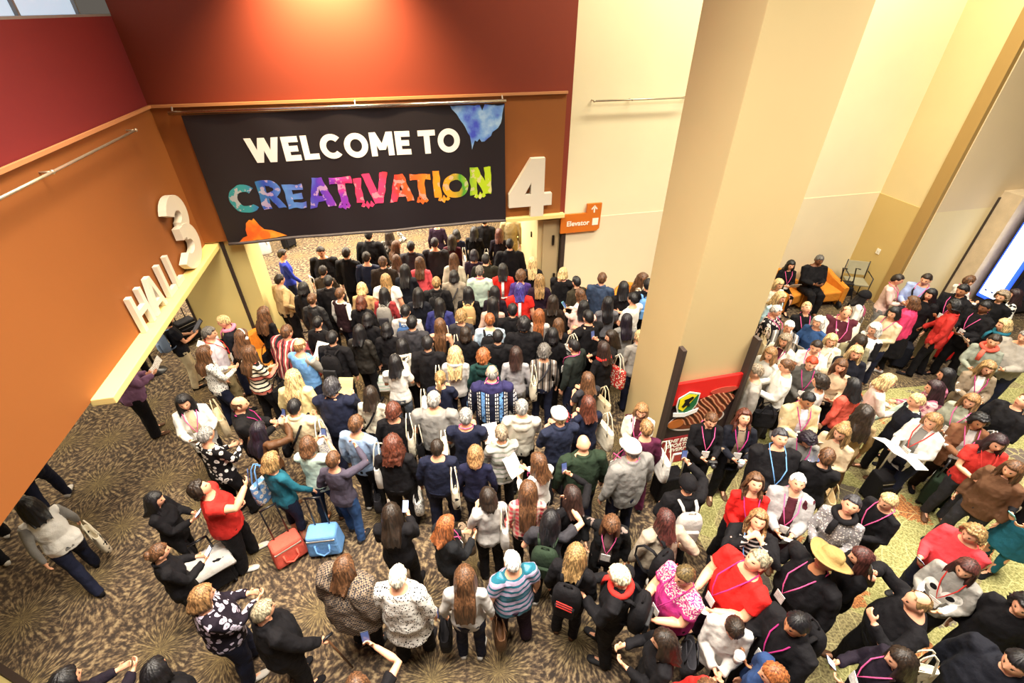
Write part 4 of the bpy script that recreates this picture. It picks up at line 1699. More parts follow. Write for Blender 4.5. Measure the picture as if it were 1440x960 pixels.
# ------------------------------------------------------------------ the crowd
# x y turn height | build | hair | top | bottom | pose | label | extras
PEOPLE = """
-5.05 9.49 -1.05 1.69|F|short dkbrown|long royal|pant navy|push|royal blue top; walking beside the pillar past the banner|case:black:white
-4.17 9.52 -3.05 1.76|G|short dkbrown|long black|pant black|stand|wide black sweater; facing the crowd inside the open hall doorway|
-3.91 8.75 -0.00 1.65|F|short dkbrown|jacket olivebrown|pant dkgrey|hold|brown jacket with white collar; before the man facing the queue|
-3.58 8.12 -0.00 1.75|M|short black|jacket black|pant black|stand|black jacket and grey headphones; behind the brown jacket|
-3.27 7.77 -0.35 1.67|F|short brown|vest maroonblack white|pant navy|hips|dark maroon vest over white sleeves; arm bent at the hip|bagR:brown
-3.58 9.35 -0.09 1.78|M|short dkbrown|jacket black|pant black|stand|black suit jacket at the open carpet beyond the banner|
-3.11 9.20 -0.00 1.75|M|short dkbrown|long navyslate|pant navy|stand|slate navy sweater; beside the black suit jacket|
-2.69 8.91 -0.00 1.78|M|short brown|jacket dkbrown|pant black|stand|dark brown jacket; between the slate sweater and grey top|
-3.33 10.31 -0.00 1.79|G|short black|jacket black|pant black|stand|broad black jacket; topmost under the middle of the banner|
-2.95 10.65 -0.00 1.65|F|mid dkbrown|jacket camogrey floral ltgrey|pant black|phoneup|grey patterned coat; holding up a lit phone under the banner|lit
-2.65 9.98 -1.05 1.67|F|long brown|tee black|pant black|hold|black sleeveless top; turned sideways with bare arms|
-2.52 9.35 -0.00 1.61|F|mid brown|long ltgrey floral black|pant black|stand|light grey patterned top; in front of the bare armed person|
-2.93 8.05 -0.00 1.63|F|bob blond|long tan|pant khaki|stand|tan top with long sleeves; walking behind the slate sweater|
-2.82 7.55 -0.00 1.61|F|bob auburn|jacket black|pant black|stand|black coat and fur collar; straight behind the tan top|
-2.52 8.33 -0.00 1.67|H|long dkblond|tee white|jean blue|stand|white short sleeved tee; walking ahead of the red backpacker|
-2.45 7.84 -0.00 1.63|F|mid black|long brickred|pant black|stand|brick red sweater; wearing a grey backpack|back:grey
-2.21 8.73 -0.00 1.68|F|long black|jacket navyblack|jean navy|hold|blue black jacket; holding a tall white sheet|paper:white
-4.64 8.32 -0.61 1.68|H|short dkbrown|long tan2|pant black|hips|tan shirt; hand on hip beside the pillar|
-4.45 7.13 -0.35 1.63|F|long brownwave|long black|pant black|stand|black outfit beside the orange tub chair; dark bag at the elbow|bagL:black
-4.04 7.99 -0.17 1.67|F|bob black|jacket black|pant black|stand|black coat; ahead of the olive charcoal jacket|
-3.76 7.64 -0.09 1.62|F|bun brown|jacket charcoal|pant black|stand|olive charcoal jacket; near the pillar side of the queue|
-3.38 6.83 -0.17 1.63|F|short black|sweater black|pant black|hips|black sweater with bent bare forearm; behind the charcoal jacket|bagL:coral
-3.69 6.33 -0.35 1.78|M|short brown|poncho stripered stripesv cream|pant black|stand|red and cream vertically striped poncho|
-3.32 5.92 -0.35 1.81|M|bald ltbrown|vest skyblue grey2|pant navy|hold|sky blue vest with grey sleeves; holding a folded card|paper:white
-4.14 5.90 -0.52 1.67|F|long brown|sweater cream stripesh black|pant black|hold|cream cardigan banded black and orange|bagR:black
-3.19 5.25 -0.00 1.70|H|longcurl blond|long paleyellow|pant navy|stand|pale yellow blouse; between the sky blue vest and beige jacket|
-2.92 4.61 -0.00 1.73|M|short black|jacket beige|pant brown|hold|beige jacket with black diagonal strap|strap:black,toteR:lilac
-2.52 4.96 -0.00 1.79|G|curly dkgrey|sweater navy|jean navy|hold|navy sweater with white hem; raising a tan paper|paper:tan
-2.58 6.53 -0.14 1.65|F|mid black|jacket leathergrey|pant black|stand|dark grey leather jacket; carrying a mint trimmed shopping bag|shop:mint
-2.90 6.19 -0.09 1.76|M|short black|jacket black|pant black|stand|black leather jacket; with a black backpack in the dense queue|back:black
-2.55 6.97 -0.00 1.61|F|bob black|jacket black|pant black|stand|plain black jacket; just below the black coat with fur collar|
-2.14 6.64 -0.00 1.61|F|bob black|jacket black2|pant black|stand|black puffer jacket; beside the coral shopping bag|shop:coral
-1.80 5.69 -0.00 1.65|F|mid black|tee white|jean greyblue|hold|white fitted tee; arm reaching to a phone|phone
-2.01 4.98 -0.09 1.63|F|mid dkbrown|long cream|pant black|stand|cream sweater with thin black strap; carrying a floral bag|strap:black,bagL:floral
-1.62 4.65 -0.00 1.62|H|curly auburn|long black|pant black|stand|black top with twisted tote straps; straps run down the back|toteR:black
-1.98 4.22 -0.26 1.81|M|short brown|long denim|pant black|stand|faded denim shirt; tote strap on one shoulder|toteR:white
-3.68 4.64 -1.13 1.77|M|bald brown|jacket black3|pant black|hold|black suit and glasses; typing on a phone|phone,lan:magenta
-3.31 4.30 -0.44 1.61|F|long purpleblack|sweater brown|pant black|phoneup|dark brown cardigan; raising a phone beside the bald suited person|phone
-4.51 4.80 -2.62 1.69|F|long black|open white beige|pant black|hold|white cardigan over beige top; smiling down at papers|paper:white,lan:pink,toteL:beige
-3.88 4.14 -0.35 1.69|F|short grey|long black floral white|pant black|hold|black and white floral blouse; near the white cardigan|bagL:black
-3.50 3.41 -1.05 1.64|H|curly dkbrown|tee red|pant black|phoneup|bright red tee; lifting a blue phone overhead|phone:blue,head:up
-2.92 3.77 -0.52 1.64|F|bob dkblond|long teal|capri navy|push|teal cardigan; pulling the coral travel bag|toteL:aqua
-2.55 4.01 -0.09 1.65|F|bob brown|tee mint|jean dkblue|hold2|mint green tee; photographing with raised hands|phone
-2.17 3.79 -0.17 1.63|F|short brown|long purplegrey|jean blue|phoneup|purple grey blouse; one hand raised beside mint tee|
-1.49 4.01 -0.00 1.65|H|curly2 auburn|long black|pant black|stand|long black tunic and sandals; black mesh bag hanging behind the denim shirt|bagL:blackmesh
-0.93 3.97 -0.00 1.64|H|short dkbrown|long navy|pant navy|stand|very wide navy shirt; sunglasses pushed up on the head|bagL:floralbw
-0.45 3.86 -0.00 1.65|F|bob ltbrown|long navy2|pant navy|stand|navy top with printed cream tote; legs apart|toteL:print
-0.13 4.18 -6.02 1.68|F|short greybrown|jacket ltgrey stripesh greygreen|pant black|hold|pale grey banded puffer jacket; holding up a white card|paper:white
0.13 4.58 -0.00 1.75|M|short grey|hoodie ltgrey2|pant black|hold|oatmeal hoodie; hood lying on the back|
-0.60 4.38 -0.00 1.78|M|short grey|tee navy|pant navy|hold|navy tee; holding a white rolled sheet and tote|toteL:cream,lan:pink
-1.05 4.67 -0.00 1.81|G|short grey2|tee grey|pant black|stand|grey tee stretched over a broad back|toteL:cream
0.33 3.72 -5.59 1.68|F|mid brown|long white|pant black|hold|white top and magenta lanyard; reading papers in profile|paper:white,lan:magenta
0.18 3.31 -0.00 1.67|F|longest brown|long pinkplaid plaid cream|pant black|stand|pink plaid flannel shirt; beside the magenta lanyard reader|toteL:white
-0.26 3.25 -5.93 1.64|F|bob dkbrown|sweater ltgrey|pant black|hold|pale grey sweater; taupe handbag hanging from the elbow|bagL:taupe
0.63 4.42 -6.02 1.75|M|short blond|jacket navyslate|pant black|hold|navy jacket and white headband; beside the green sweater|cap:white
0.88 3.94 -6.11 1.75|G|bald skin|sweater dkgreen|jean navy|stand|dark green sweater; between navy jacket and white baseball cap|
1.45 3.83 -5.85 1.78|G|short grey|jacket grey|jean navy|stand|grey jacket and white baseball cap|cap:white2,lan:pink
1.77 4.69 -3.49 1.63|F|bob ltbrown|open offwhite maroon|pant black|clasp|off white cardigan; leaning by the column base|lan:pink
1.73 4.26 -0.00 1.69|F|short ltbrown|long wine|pant wine|stand|wine red blouse and trousers; white tote over the shoulder|toteR:white
0.68 3.26 -5.93 1.66|F|mid dkbrown2|long black|pant black|phoneup|black blouse; fist raised with a phone behind the plaid flannel|phone
0.40 2.93 -0.26 1.68|F|mid black|tee dkgrey|pant black|phoneup|charcoal tee; wearing a dark green backpack|back:dkgreen
1.08 3.03 -3.40 1.62|F|mid brown|open blackshine floralgrey|pant black|hips|black leather sleeves over a floral front; looking down|head:down,lan:pink
0.62 2.54 -0.35 1.69|F|mid dkblond|jacket black|pant black|stand|black jacket and black backpack with red cords|back:blackred
1.03 2.31 -5.24 1.76|M|short whiteblond|jacket black|pant black|hold|black jacket and red neck scarf; phone to the face|phone,scarf:red,back:black
0.01 2.51 -5.93 1.63|H|short white|tee lavender stripesh teal|pant dkpurple|stand|lavender crochet sweater with a teal band|
-0.45 2.31 -0.00 1.69|F|longest brown|long ltgrey|jean navy|stand|light grey cardigan; brown handbag with rope handles|bagR:brown
-1.29 3.00 -0.00 1.69|F|long dkbrown|jacket black|pant black|hold|flared black jacket; lit phone glowing above the hair|lit
-0.72 2.93 -0.87 1.61|F|mid ginger|jacket black4|pant black|hold|long black coat; dangling badge and camera in hand|camera,lan:pink
-1.64 2.43 -0.35 1.67|H|mid brown|poncho taupe knit dkgrey|pant black|stand|taupe knitted poncho; beside the speckled blouse|
-1.09 2.33 -0.09 1.68|H|short whitecream|tunic white speck black|pant black|stand|white blouse speckled black|bagR:black,phone
-2.89 2.17 -0.79 1.65|H|bob ltbrown|long purpleblack floral lilac|jean navy|hold|purple black floral blouse|
-2.27 2.04 -0.70 1.64|H|short greyblond|jacket black|pant black|push|long black coat; leaning on a walking stick|stick
-4.11 3.33 -1.31 1.50|F|mid black|jacket black|pant black|hold|black zipped jacket; lit phone held at head height|lit
-3.65 2.67 -0.79 1.52|F|bun brown|jacket black2|pant black|hold|black top; beside the jacket draped rolling case, watching a lit phone|lit
-5.32 3.16 -5.24 1.61|F|mid black|vest white grey|pant navy|walk|white knitted sweater with grey sleeves; carrying a printed tote|toteH:print
-6.59 4.19 -5.59 1.72|M|short dkbrown|jacket navyblack|jean navy|walk|dark jeans; mostly hidden by the orange wall's lower edge|
-6.86 3.57 -5.24 1.69|F|mid dkbrown|long maroon|pant black|walk|maroon top and white shoes; cut off beside the white knit sweater|shoe:white
-6.15 5.70 -0.70 1.68|H|short grey|sweater mauve|pant black|hold|mauve sweater; reading a sheet below the hall sign shelf|paper:white
-7.19 7.06 -5.59 1.67|F|mid black|long black|pant black|hold|black clothes and sandals; in the opening under the hall letters|
-6.11 6.98 -0.70 1.61|F|bob black|tee navyblack|pant khaki2|hold|dark tee and khaki trousers; wearing a denim backpack|back:denim,tablet
-7.48 8.17 -0.35 1.70|F|mid black|long black|pant black|stand|black outfit; ahead of the denim backpack inside the hall opening|
-4.98 6.34 -1.22 1.76|M|short greydk|long lilacwhite|pant khaki3|stand|lilac white dress shirt; in front of the pillar face|lan:red
-4.94 6.81 -4.36 1.69|F|short blond|jacket navyblack|pant navy|hold|navy jacket and pink scarf; facing the dress shirt|scarf:pink,paper:white
-4.51 6.41 -0.35 1.63|F|long brownwave|sweater brown2|pant black|stand|brown shawl and white headphones; next to the orange tub chair|phones:white
-4.84 5.89 -0.70 1.68|F|long brown|long white speck black|pant navy|hold|white blouse with small black prints; black bag behind the arm|bagL:black
-2.25 9.73 -0.00 1.76|M|short black|jacket dkgrey|pant black|stand|dark grey jacket; holding a white leaflet ahead of the coral sweater|paper:white
-1.75 9.93 -0.00 1.76|G|short purpleblack|long dkgrey2|pant black|stand|broad dark grey shirt; wide back under the banner hem|
-1.41 10.32 -0.00 1.66|F|mid dkbrown|long maroon|pant black|stand|maroon cardigan with a pale strap; right of the broad shirt|toteR:white
-1.35 10.75 -0.00 1.62|F|bob black|long navy|pant navy|stand|navy dress; beyond the maroon cardigan|
-1.92 11.51 -0.00 1.63|F|short dkpurple|long dkpurple|pant black|stand|deep purple top; head behind the banner's lower hem|
-0.93 10.89 -0.17 1.63|F|mid black|jacket black|pant black|hold|black jacket with white cuff; beneath the banner hem by the door|bagR:white
-0.69 11.29 -0.00 1.77|M|short black|jacket black|pant black|stand|black jacket and white cap bag; deepest under the banner|
-0.31 10.75 -0.00 1.64|F|mid auburn|long purpleblack|pant black|stand|violet black sweater; alone near the door leaf|
-0.04 11.58 -0.00 1.80|M|short brown|long khaki3|pant khaki3|stand|khaki clothing; farthest inside beside the door leaf|
-1.97 9.13 -0.00 1.66|F|long brown|sweater coralpink|pant black|stand|coral pink sweater|
-1.26 9.28 -0.00 1.67|F|mid brown|open cream2 beige|pant black|stand|cream top with shoulder strap; behind the maroon cardigan|strap:brown
-0.84 9.57 -0.00 1.63|F|bob purpleblack|long dkpurple|pant black|stand|dim plum top; ahead of the mint polo|
-0.56 9.14 -0.00 1.73|G|short black|jacket blackolive|pant black|stand|large black olive jacket; in front of the mint polo|
-0.05 9.79 -0.00 1.79|G|short black|jacket black|pant black|stand|huge black jacket with faded lettering on the back|
-1.47 8.08 -0.00 1.74|M|short dkblond|jacket black|pant black|stand|black jacket and dark backpack; behind the coral sweater|back:black
-1.18 8.53 -0.00 1.65|H|bob black|jacket greytaupe|pant black|stand|grey taupe puffer jacket with diagonal strap|strap:dkgrey
-0.66 8.61 -0.00 1.72|M|short greydk|tee mintpale|pant dkgrey|stand|pale mint polo shirt|lan:pink
-0.19 8.79 -0.00 1.67|F|mid black|tee red2|pant black|stand|red jacket with a white stripe; ahead of the other red jacket|sash:white
0.15 7.98 -0.00 1.65|H|mid indigo|tee red2|pant black|stand|red jacket with a white T stripe; lower of the two red jackets|sash:white
0.18 8.55 -0.00 1.65|F|curly brown|long violet|pant black|stand|violet top; between the upper red jacket and the door leaf|
0.44 9.16 -0.00 1.64|F|long blond|jacket black|pant black|stand|black jacket right by the door leaf|
0.55 8.31 -0.00 1.67|F|long dkblond|jacket plum|pant black|stand|plum wool coat|
1.04 8.70 -0.44 1.63|H|bob blond|tunic black|pant black|hold|long black tunic; standing at the wall below the elevator sign|lan:pink
-0.84 7.87 -0.00 1.63|F|long black|long black|jean navy|stand|black top and small tan backpack|back:tan
-0.33 7.85 -0.00 1.66|F|mid black|long purpleblack|pant black|stand|dark aubergine cardigan; behind the mint polo|
-0.35 7.37 -0.00 1.69|F|longest black|long pinkbeige|pant black|stand|pink beige top with a red hair clip|
-1.34 7.46 -0.00 1.62|H|mid black|long navybright|pant black|stand|bright navy top; with a cream tote on one shoulder|toteR:cream
-1.88 7.05 -0.00 1.73|M|short black|hoodie ltgrey|pant grey|stand|heather grey hoodie; wearing a blue backpack|back:blue
-0.91 7.06 -0.00 1.62|F|curly dkblond|tee dkgrey|pant black|stand|dark grey draped tee; tote strap down the side|toteL:cream
-1.25 6.78 -0.00 1.61|F|longest brown|bare black|skirt black|stand|black camisole with bare shoulders|toteR:cream
-0.38 6.72 -0.00 1.76|M|short ginger|long paleblue|pant maroon|stand|pale blue shirt and mini black backpack|back:black
0.01 7.06 -0.00 1.75|M|short black|jacket black|pant black|stand|black jacket right behind the red T stripe jacket|
0.20 6.56 -0.00 1.78|G|curly black|jacket black2|pant black|stand|broad black coat; in front of the plum wool coat|
0.48 7.09 -0.09 1.61|F|longest ginger|long ltgrey|pant black|hold|pale grey top; holding an aqua phone before the black blazer|phone:aqua,bagR:black
1.29 8.27 -5.76 1.66|F|short black|jacket olive|pant black|stand|olive jacket; against the cream wall by a tub chair|
1.32 7.83 -5.41 1.62|F|bob brown|long palepink floral white|pant black|hold|pale pink floral top; looking at an aqua phone|phone:aqua
1.76 8.22 -0.35 1.76|M|short brown|jacket denimdk|jean navy|stand|dark denim jacket; at the cream wall|lan:pink
2.61 8.48 -1.92 1.63|F|longcurl brown|long taupe floral cream|pant black|hold|taupe floral blouse; against the cream wall by the column edge|
2.62 8.01 -0.17 1.74|M|short black|jacket black|pant navy|stand|black jacket with bright blue backpack; half behind the column|back:skyblue
2.24 7.50 -5.59 1.72|M|short black|tee white|pant black|hold|white polo with dark chest stripes|
1.30 7.31 -0.17 1.66|H|mid black|long lightpink|pant black|hold|light pink blouse|
1.77 7.46 -0.00 1.65|F|long black|tee slategrey|pant black|hold|slate grey tee; right beside the light pink blouse|
2.02 6.94 -0.00 1.61|F|long purpleblack|tee grey|pant black|stand|grey tee close to the column; behind the white polo|
1.31 6.74 -5.76 1.81|G|short black|sweater black|pant black|hold|bulky black sweater; holding a striped white tote|toteL:stripebw
2.11 6.36 -0.00 1.66|F|short blond|sweater grey2|pant navy|stand|fine grey sweater; tight against the column face|
1.67 6.38 -4.71 1.66|F|mid dkbrown|long black|pant black|hold|black clothes; turned sideways behind the fine grey sweater|
1.46 5.97 -5.76 1.70|F|mid dkbrown2|jacket black|pant black|phoneup|black jacket and red scarf; with a red polka dot tote|scarf:red,toteR:reddot,phone
1.00 6.02 -5.41 1.72|M|short black|sweater dkgreygreen|pant navy|stand|dark grey green sweater; pink lanyard at the nape|lan:pink
0.51 5.96 -0.00 1.66|F|curly greydk|long taupegrey stripesv ltgrey|pant navy|stand|taupe streaked blouse with a diagonal strap|strap:dkgrey
0.06 5.87 -0.00 1.67|F|mid dkbrown2|long grey3|pant grey|stand|soft grey cardigan; printed tote slung at the back|toteR:print
1.13 5.32 -5.93 1.61|F|mid brown|tee dkgrey|pant black|hold|dark grey tee; cream tote and a black floral bag|toteR:beige,bagL:blackfloral
1.05 4.72 -6.02 1.68|F|mid auburn|long navy|pant navy|hold|navy top with cream tote strap; behind the dark grey tee|toteR:cream
-0.89 5.84 -0.00 1.69|F|longcurl blond|hoodie ltgrey|jean navy|stand|light grey hoodie; cream tote beside the dark teal hoodie|toteL:cream
-0.45 5.82 -0.00 1.67|F|curly ginger|hoodie dkteal|pant navy|stand|dark teal hoodie|
-0.29 5.24 -0.00 1.81|G|bald grey|sweater navy southwest blue|pant black|stand|navy and sky blue zigzag patterned sweater|lan:pink
-1.06 5.33 -0.00 1.63|F|pony dkblond|tee navy|pant navy|hold|navy tee with a white strap; below the light grey hoodie|toteL:white
-1.78 6.13 -0.00 1.64|F|mid black|hoodie creamgrey|pant black|stand|cream grey hoodie; with a cream backpack|back:cream
-1.33 5.99 -0.00 1.80|M|short black|jacket black|pant black|stand|black jacket in shade between cream grey hoodie and camisole|
-1.77 7.72 -0.00 1.69|F|mid black|jacket navyblack|jean navy|stand|navy black coat; behind the coral sweater beside the white sheet|
0.75 7.46 -0.09 1.68|F|mid dkbrown|jacket dkbrown|pant black|stand|cocoa coat; behind the plum coat|
2.15 7.96 -0.00 1.70|F|mid black|long black|pant black|stand|black top between white polo and cream wall|
-1.68 6.59 -0.00 1.79|M|short black|jacket dkgrey|pant black|stand|charcoal coat; between the blue backpack and camisole|
-0.78 6.48 -0.00 1.64|F|bob dkbrown|jacket black|pant black|stand|black cape; in front of the draped grey tee|
-0.23 6.24 -0.00 1.75|M|short black|jacket black|pant black|stand|black anorak; beside the pale blue shirt|
0.67 6.37 -0.00 1.69|F|bob black|jacket black|pant black|stand|black blazer behind the pale grey top|
0.80 6.79 -0.17 1.61|F|mid brown|jacket black|pant black|stand|black wrap; between pale grey top and bulky sweater|
6.46 9.93 -3.23 1.61|F|mid black|long black|legging black|sit|black dress; seated in an orange tub chair with phone in lap|paper:white,lan:pink
7.09 9.96 -3.14 1.77|G|short greydk|long black|pant black|sit|black uniform; seated in the orange tub chair near the folded walker|sk:dark
5.28 8.28 -2.97 1.62|F|bob blond|long cream|pant black|stand|cream blouse; peeking past the column near the seated pair|
5.02 7.69 -2.62 1.66|F|mid blond|long paleaqua|pant black|stand|pale aqua top; beside the column edge below the cream blouse|
4.75 7.26 -2.44 1.63|H|short ltgrey|long black floral pinkwhite|pant black|hold|black blouse with pink flowers; by the column|lan:pink
4.78 6.77 -3.58 1.62|F|short white|open blackwhite white|pant black|hold|striped black and white cardigan; large beige shoulder bag|toteR:beige
5.37 7.30 -3.32 1.63|F|short blond|jacket black|pant black|hold|black blazer; smiling up in front of the seated pair|lan:pink,head:up,paper:white
5.34 6.86 -4.19 1.65|F|bob silver|long blue|pant navy|hold|blue cardigan; clasping papers in front of the black blazer|paper:white
5.83 6.99 -3.58 1.78|G|balding brown|vest maroon cream|pant black|hold|maroon vest over cream sleeves|lan:pink
6.68 7.80 -1.92 1.61|F|mid black|open white black|pant black|stand|white shirt with black vest; wearing a black beret|cap:black,lan:pink
4.47 6.27 -4.10 1.68|F|long greybrown|open offwhite maroon|pant black|hold|off white cardigan with magenta lanyard; below the striped cardigan|lan:magenta
4.87 6.08 -3.84 1.69|F|pony dkbrown|tee white|pant black|hold|white tee and pink lanyard; head bowed over a screen|lan:pink
5.27 6.35 -3.58 1.63|F|bob blond|jacket cream|pant black|hold|cream jacket; reading in front of the maroon vest|paper:white
5.70 6.31 -3.58 1.69|F|long dkbrown|long greyolive|pant black|hold|grey olive top; head bowed next to the white vest|head:down
6.11 6.56 -4.45 1.70|F|bob silver|vest white black|pant grey|hold|white vest over black sleeves|
5.40 5.93 -3.58 1.69|F|mid blond|jacket navyblack|pant black|hold|navy black jacket; holding up a dark tablet|tablet,toteR:white
3.66 5.98 -4.54 1.73|M|short dkgrey|tee mintpale|pant navy|stand|pale mint polo; leaning toward the poster frame|
3.58 5.33 -5.06 1.78|M|short greybrown|long greywarm|pant black|stand|warm grey shirt; at the poster frame behind the column|
4.14 5.52 -5.06 1.72|M|short brown|long white2|pant dkgrey|hold|white shirt; black coat draped over one arm|cup:white,bagL:black
4.60 5.71 -3.49 1.66|F|short redorange|jacket greydk2|pant black|clasp|grey cardigan with magenta lanyard; arms folded near the light grey wrap|lan:magenta
4.52 5.24 -5.41 1.64|F|curly dkbrown|long ltgrey|pant black|stand|light grey wrap; back turned next to the coral jacket|
4.95 5.16 -5.93 1.63|F|mid black|long coral|pant navy|stand|coral jacket; back turned among the seated area crowd|
5.39 5.21 -1.92 1.70|F|bob blond|long whitepink|jean blue|hold|blush white blouse; bent toward the suitcase|
4.06 4.82 -3.23 1.72|M|short black|open beigeblazer lilacwhite|pant khaki3|hold|beige blazer and glasses; writing on papers|lan:magenta,paper:white,sk:tan
4.71 4.55 -0.26 1.66|F|longcurl dkbrown|long tan3|pant brown|stand|tan cardigan; beside the white suitcase handle rods|
4.23 4.23 -4.19 1.68|F|mid dkblond|long beige2|pant dkbrown|hold|beige sweater; face lit by a phone|lit
3.08 4.47 -3.32 1.65|F|long auburn|open navyblack taupe|pant black|hold|dark cardigan over taupe top; looking up by the poster|phone:aqua,lan:magenta,head:up,cup:grey
2.64 4.50 -3.23 1.65|F|short brown|open black black2|pant black|hold|black coat and pink lanyard; in front of the poster|lan:pink,camera,case:black:silver
3.29 3.98 -3.32 1.79|G|short dkgrey|sweater black|pant black|clasp|black sweater and collar; looking up with a white badge|lan:white,head:up
3.79 4.22 -3.49 1.64|F|curly purpleblack|long grey|pant black|hold|grey top; bowed over a lit phone|lit,lan:magenta,head:down
2.76 3.39 -3.40 1.68|F|mid brown|long redbright|pant black|clasp|scarlet blouse; smiling up with badge|lan:magenta,head:up
3.26 3.42 -3.58 1.65|H|short white|open greymarl maroon|pant wine|hold|grey marled jacket over maroon; smiling up in glasses|lan:pink,paper:white,head:up,case:black:black
2.59 2.92 -3.58 1.67|H|mid ltbrown|long black stripefront ltgrey|pant black|shout|black top with striped chest; hands cupped at the mouth|lan:white,head:up
2.02 3.43 -0.00 1.63|H|short black|jacket black|pant black|phoneup|black jacket and knit beanie; phone raised toward the hall|cap:black2,phone,back:ltgrey
1.64 2.96 -6.11 1.65|H|mid maroonbrown|long greybeige|jean navy|hips|grey beige sweater; black backpack on one side|back2:black
2.28 2.43 -4.45 1.81|G|pony greyblond|tee redbright|pant dkpurple|hold|bright red tee with badges; looking up|lan:magenta,head:up,paper:white
1.67 2.37 -4.36 1.69|H|short greenbrown|tee magenta yoke palepink|pant black|hold|magenta embroidered tee|lan:magenta
3.01 2.48 -4.45 1.72|G|short white|jacket black|pant black|hips|black leather coat and straw cowboy hat|hat:straw,lan:pink,sk:tan,head:up
3.65 3.10 -3.93 1.70|F|short dkgrey|long greyglitter speck white|pant black|hold|grey glitter cardigan and black scarf; looking up|paper:beige,head:up,scarf:black
4.21 3.24 -4.45 1.62|F|short blond|long black|pant black|hold|black top and pink lanyard; holding a grey tablet|lan:pink,tablet
3.51 2.57 -5.06 1.62|F|long maroonbrown|jacket black|pant black|hold|black jacket tight behind the cowboy hat|
3.69 2.09 -5.06 1.73|G|balding dkblond|long black|pant black|photo|black shirt; arms up with a phone and printed tote|phone,toteL:print
4.83 2.84 -4.45 1.62|H|curly dkblond|long coralred|pant navy|hold|coral red shirt; striding with a lit phone|lit
4.48 2.48 -4.19 1.61|F|mid maroonbrown|sweater grey2 face white|pant black|hold|grey sweatshirt with a big white face print|phone,lan:red
4.67 2.09 -4.36 1.69|F|curly black|jacket black|pant black|stand|fuzzy black coat; cut by the frame beside the face sweatshirt|
3.25 1.64 -4.97 1.69|F|mid dkbrown|jacket purpleblack|pant black|hold|purple black jacket and pink lanyard; phone in the outstretched hand|lit,lan:pink
4.10 1.59 -4.54 1.81|G|short black|jacket navyblack|pant black|stand|big dark coat; lower corner under the green carpet|
2.47 1.89 -4.45 1.80|M|short black|jacket black|pant black|hold|black coat and backpack; holding a white cup|cup:white,back:blackwhite,lan:magenta,sk:tan
2.01 2.00 -3.58 1.62|F|short dkbrown|jacket greywhite|pant black|clasp|grey varsity jacket with white sleeves; grey bag at the hip|bagR:dkgrey,head:down
2.13 1.52 -4.97 1.73|M|short ginger|jacket blue2|pant navy|stand|blue jacket; below the black coat holding a white cup|
1.33 1.79 -4.97 1.67|F|mid dkbrown|jacket black|pant black|hold|black jacket; woven tote and tan pouch in the arms|toteL:woven
1.58 1.42 -4.97 1.66|F|mid brown|long red|pant black|hold|red sleeve reaching in; cut by the lower edge|
-1.24 1.44 -6.02 1.64|F|mid brown|tee black|pant black|phoneup|black tee; one bare arm lifting a phone from below|phone
-3.60 1.47 -0.35 1.68|F|mid black|jacket purpleblack|pant navy|hold|dim purple jacket; at the lower edge with bare hands forward|stick
-2.93 1.55 -0.00 1.65|F|bob black|jacket black|pant black|stand|dark beaded cap and coat; at the lower edge by the stick|
7.73 8.44 -2.27 1.64|F|short dkbrown|long blush|pant grey|hold|blush blouse; pink lanyard at the fin wall|lan:pink
8.16 8.25 -4.10 1.75|M|short dkbrown|long lightblue|pant black|hold|light blue dress shirt; arms folded over a bag strap|strap:black,lan:pink
9.05 8.31 -1.75 1.67|F|short brown|long white3|pant ltgrey|hold|white blouse and pink lanyard; beside the stone panel|lan:pink
8.44 7.72 -4.36 1.80|M|short black|jacket black|pant khaki3|hold|black suit jacket; folded arms before the white blouse|lan:pink,sk:tan
7.43 7.49 -5.59 1.65|H|bob brown|jacket hotpink|skirt black|stand|hot pink jacket and black skirt|bagR:beige
8.03 7.28 -5.41 1.69|F|curly black|jacket red3|pant black|push|tomato red jacket; pulling the red suitcase|sk:dark
6.80 7.10 -4.36 1.68|F|bob black|long beige|pant navy|hold|beige top; arms crossed with papers|paper:white,lan:pink
9.22 7.69 -4.36 1.68|F|curly greybrown|jacket black|pant black|stand|black cardigan; head against the lit sign|
9.65 7.84 -5.24 1.61|F|mid maroonblack|long white floral black|pant black|stand|black and white flowered coat; at the dark screen|
8.50 6.76 -4.97 1.64|F|bob blond|jacket black|pant black|hold|black jacket with teal shawl; carrying white boxes|paper:white,scarf:teal
8.51 7.23 -4.54 1.72|M|short black|jacket black|pant black|hold|black suit by the glowing sign base; turned to the teal shawl|sk:dark,lan:pink
7.85 6.25 -3.93 1.69|F|short dkbrown|long greygreen|pant black|hold|grey green sweater and coral scarf|scarf:coral
8.36 6.27 -4.36 1.75|G|short grey|long greywarm|pant navy|hold|loose grey shirt; at the frame edge under the screen|
7.23 5.61 -3.58 1.64|F|long dkblond|open greybrown white|pant black|hold|grey brown cardigan over white tee|lan:magenta
6.52 5.43 -5.24 1.61|F|mid black|long maroonplaid plaid pink|pant black|stand|maroon plaid shawl; bending forward|
6.03 5.05 -5.24 1.69|F|mid maroonblack|sweater maroonplaid2 plaid palepink|pant black|hold|pink and plum patchwork jacket|
5.64 4.84 -4.97 1.65|F|short blond|vest navyblack mintpale|pant black|push|black vest over mint sleeves; gripping a suitcase handle|case:black:black
5.53 4.42 -4.36 1.69|F|bob ltbrown|open whitegrey grey|pant navy|hold|white grey cardigan; reading a large white map|map,lan:red
6.43 4.88 -4.19 1.62|F|mid ltbrown|jacket greygreen2|pant maroon|hold|sage grey jacket; pink lanyard behind the map reader|lan:pink
6.87 4.70 -4.71 1.78|M|short brown|sweater black|pant black|hold|black sweater; reclining glance with papers|paper:white,head:up
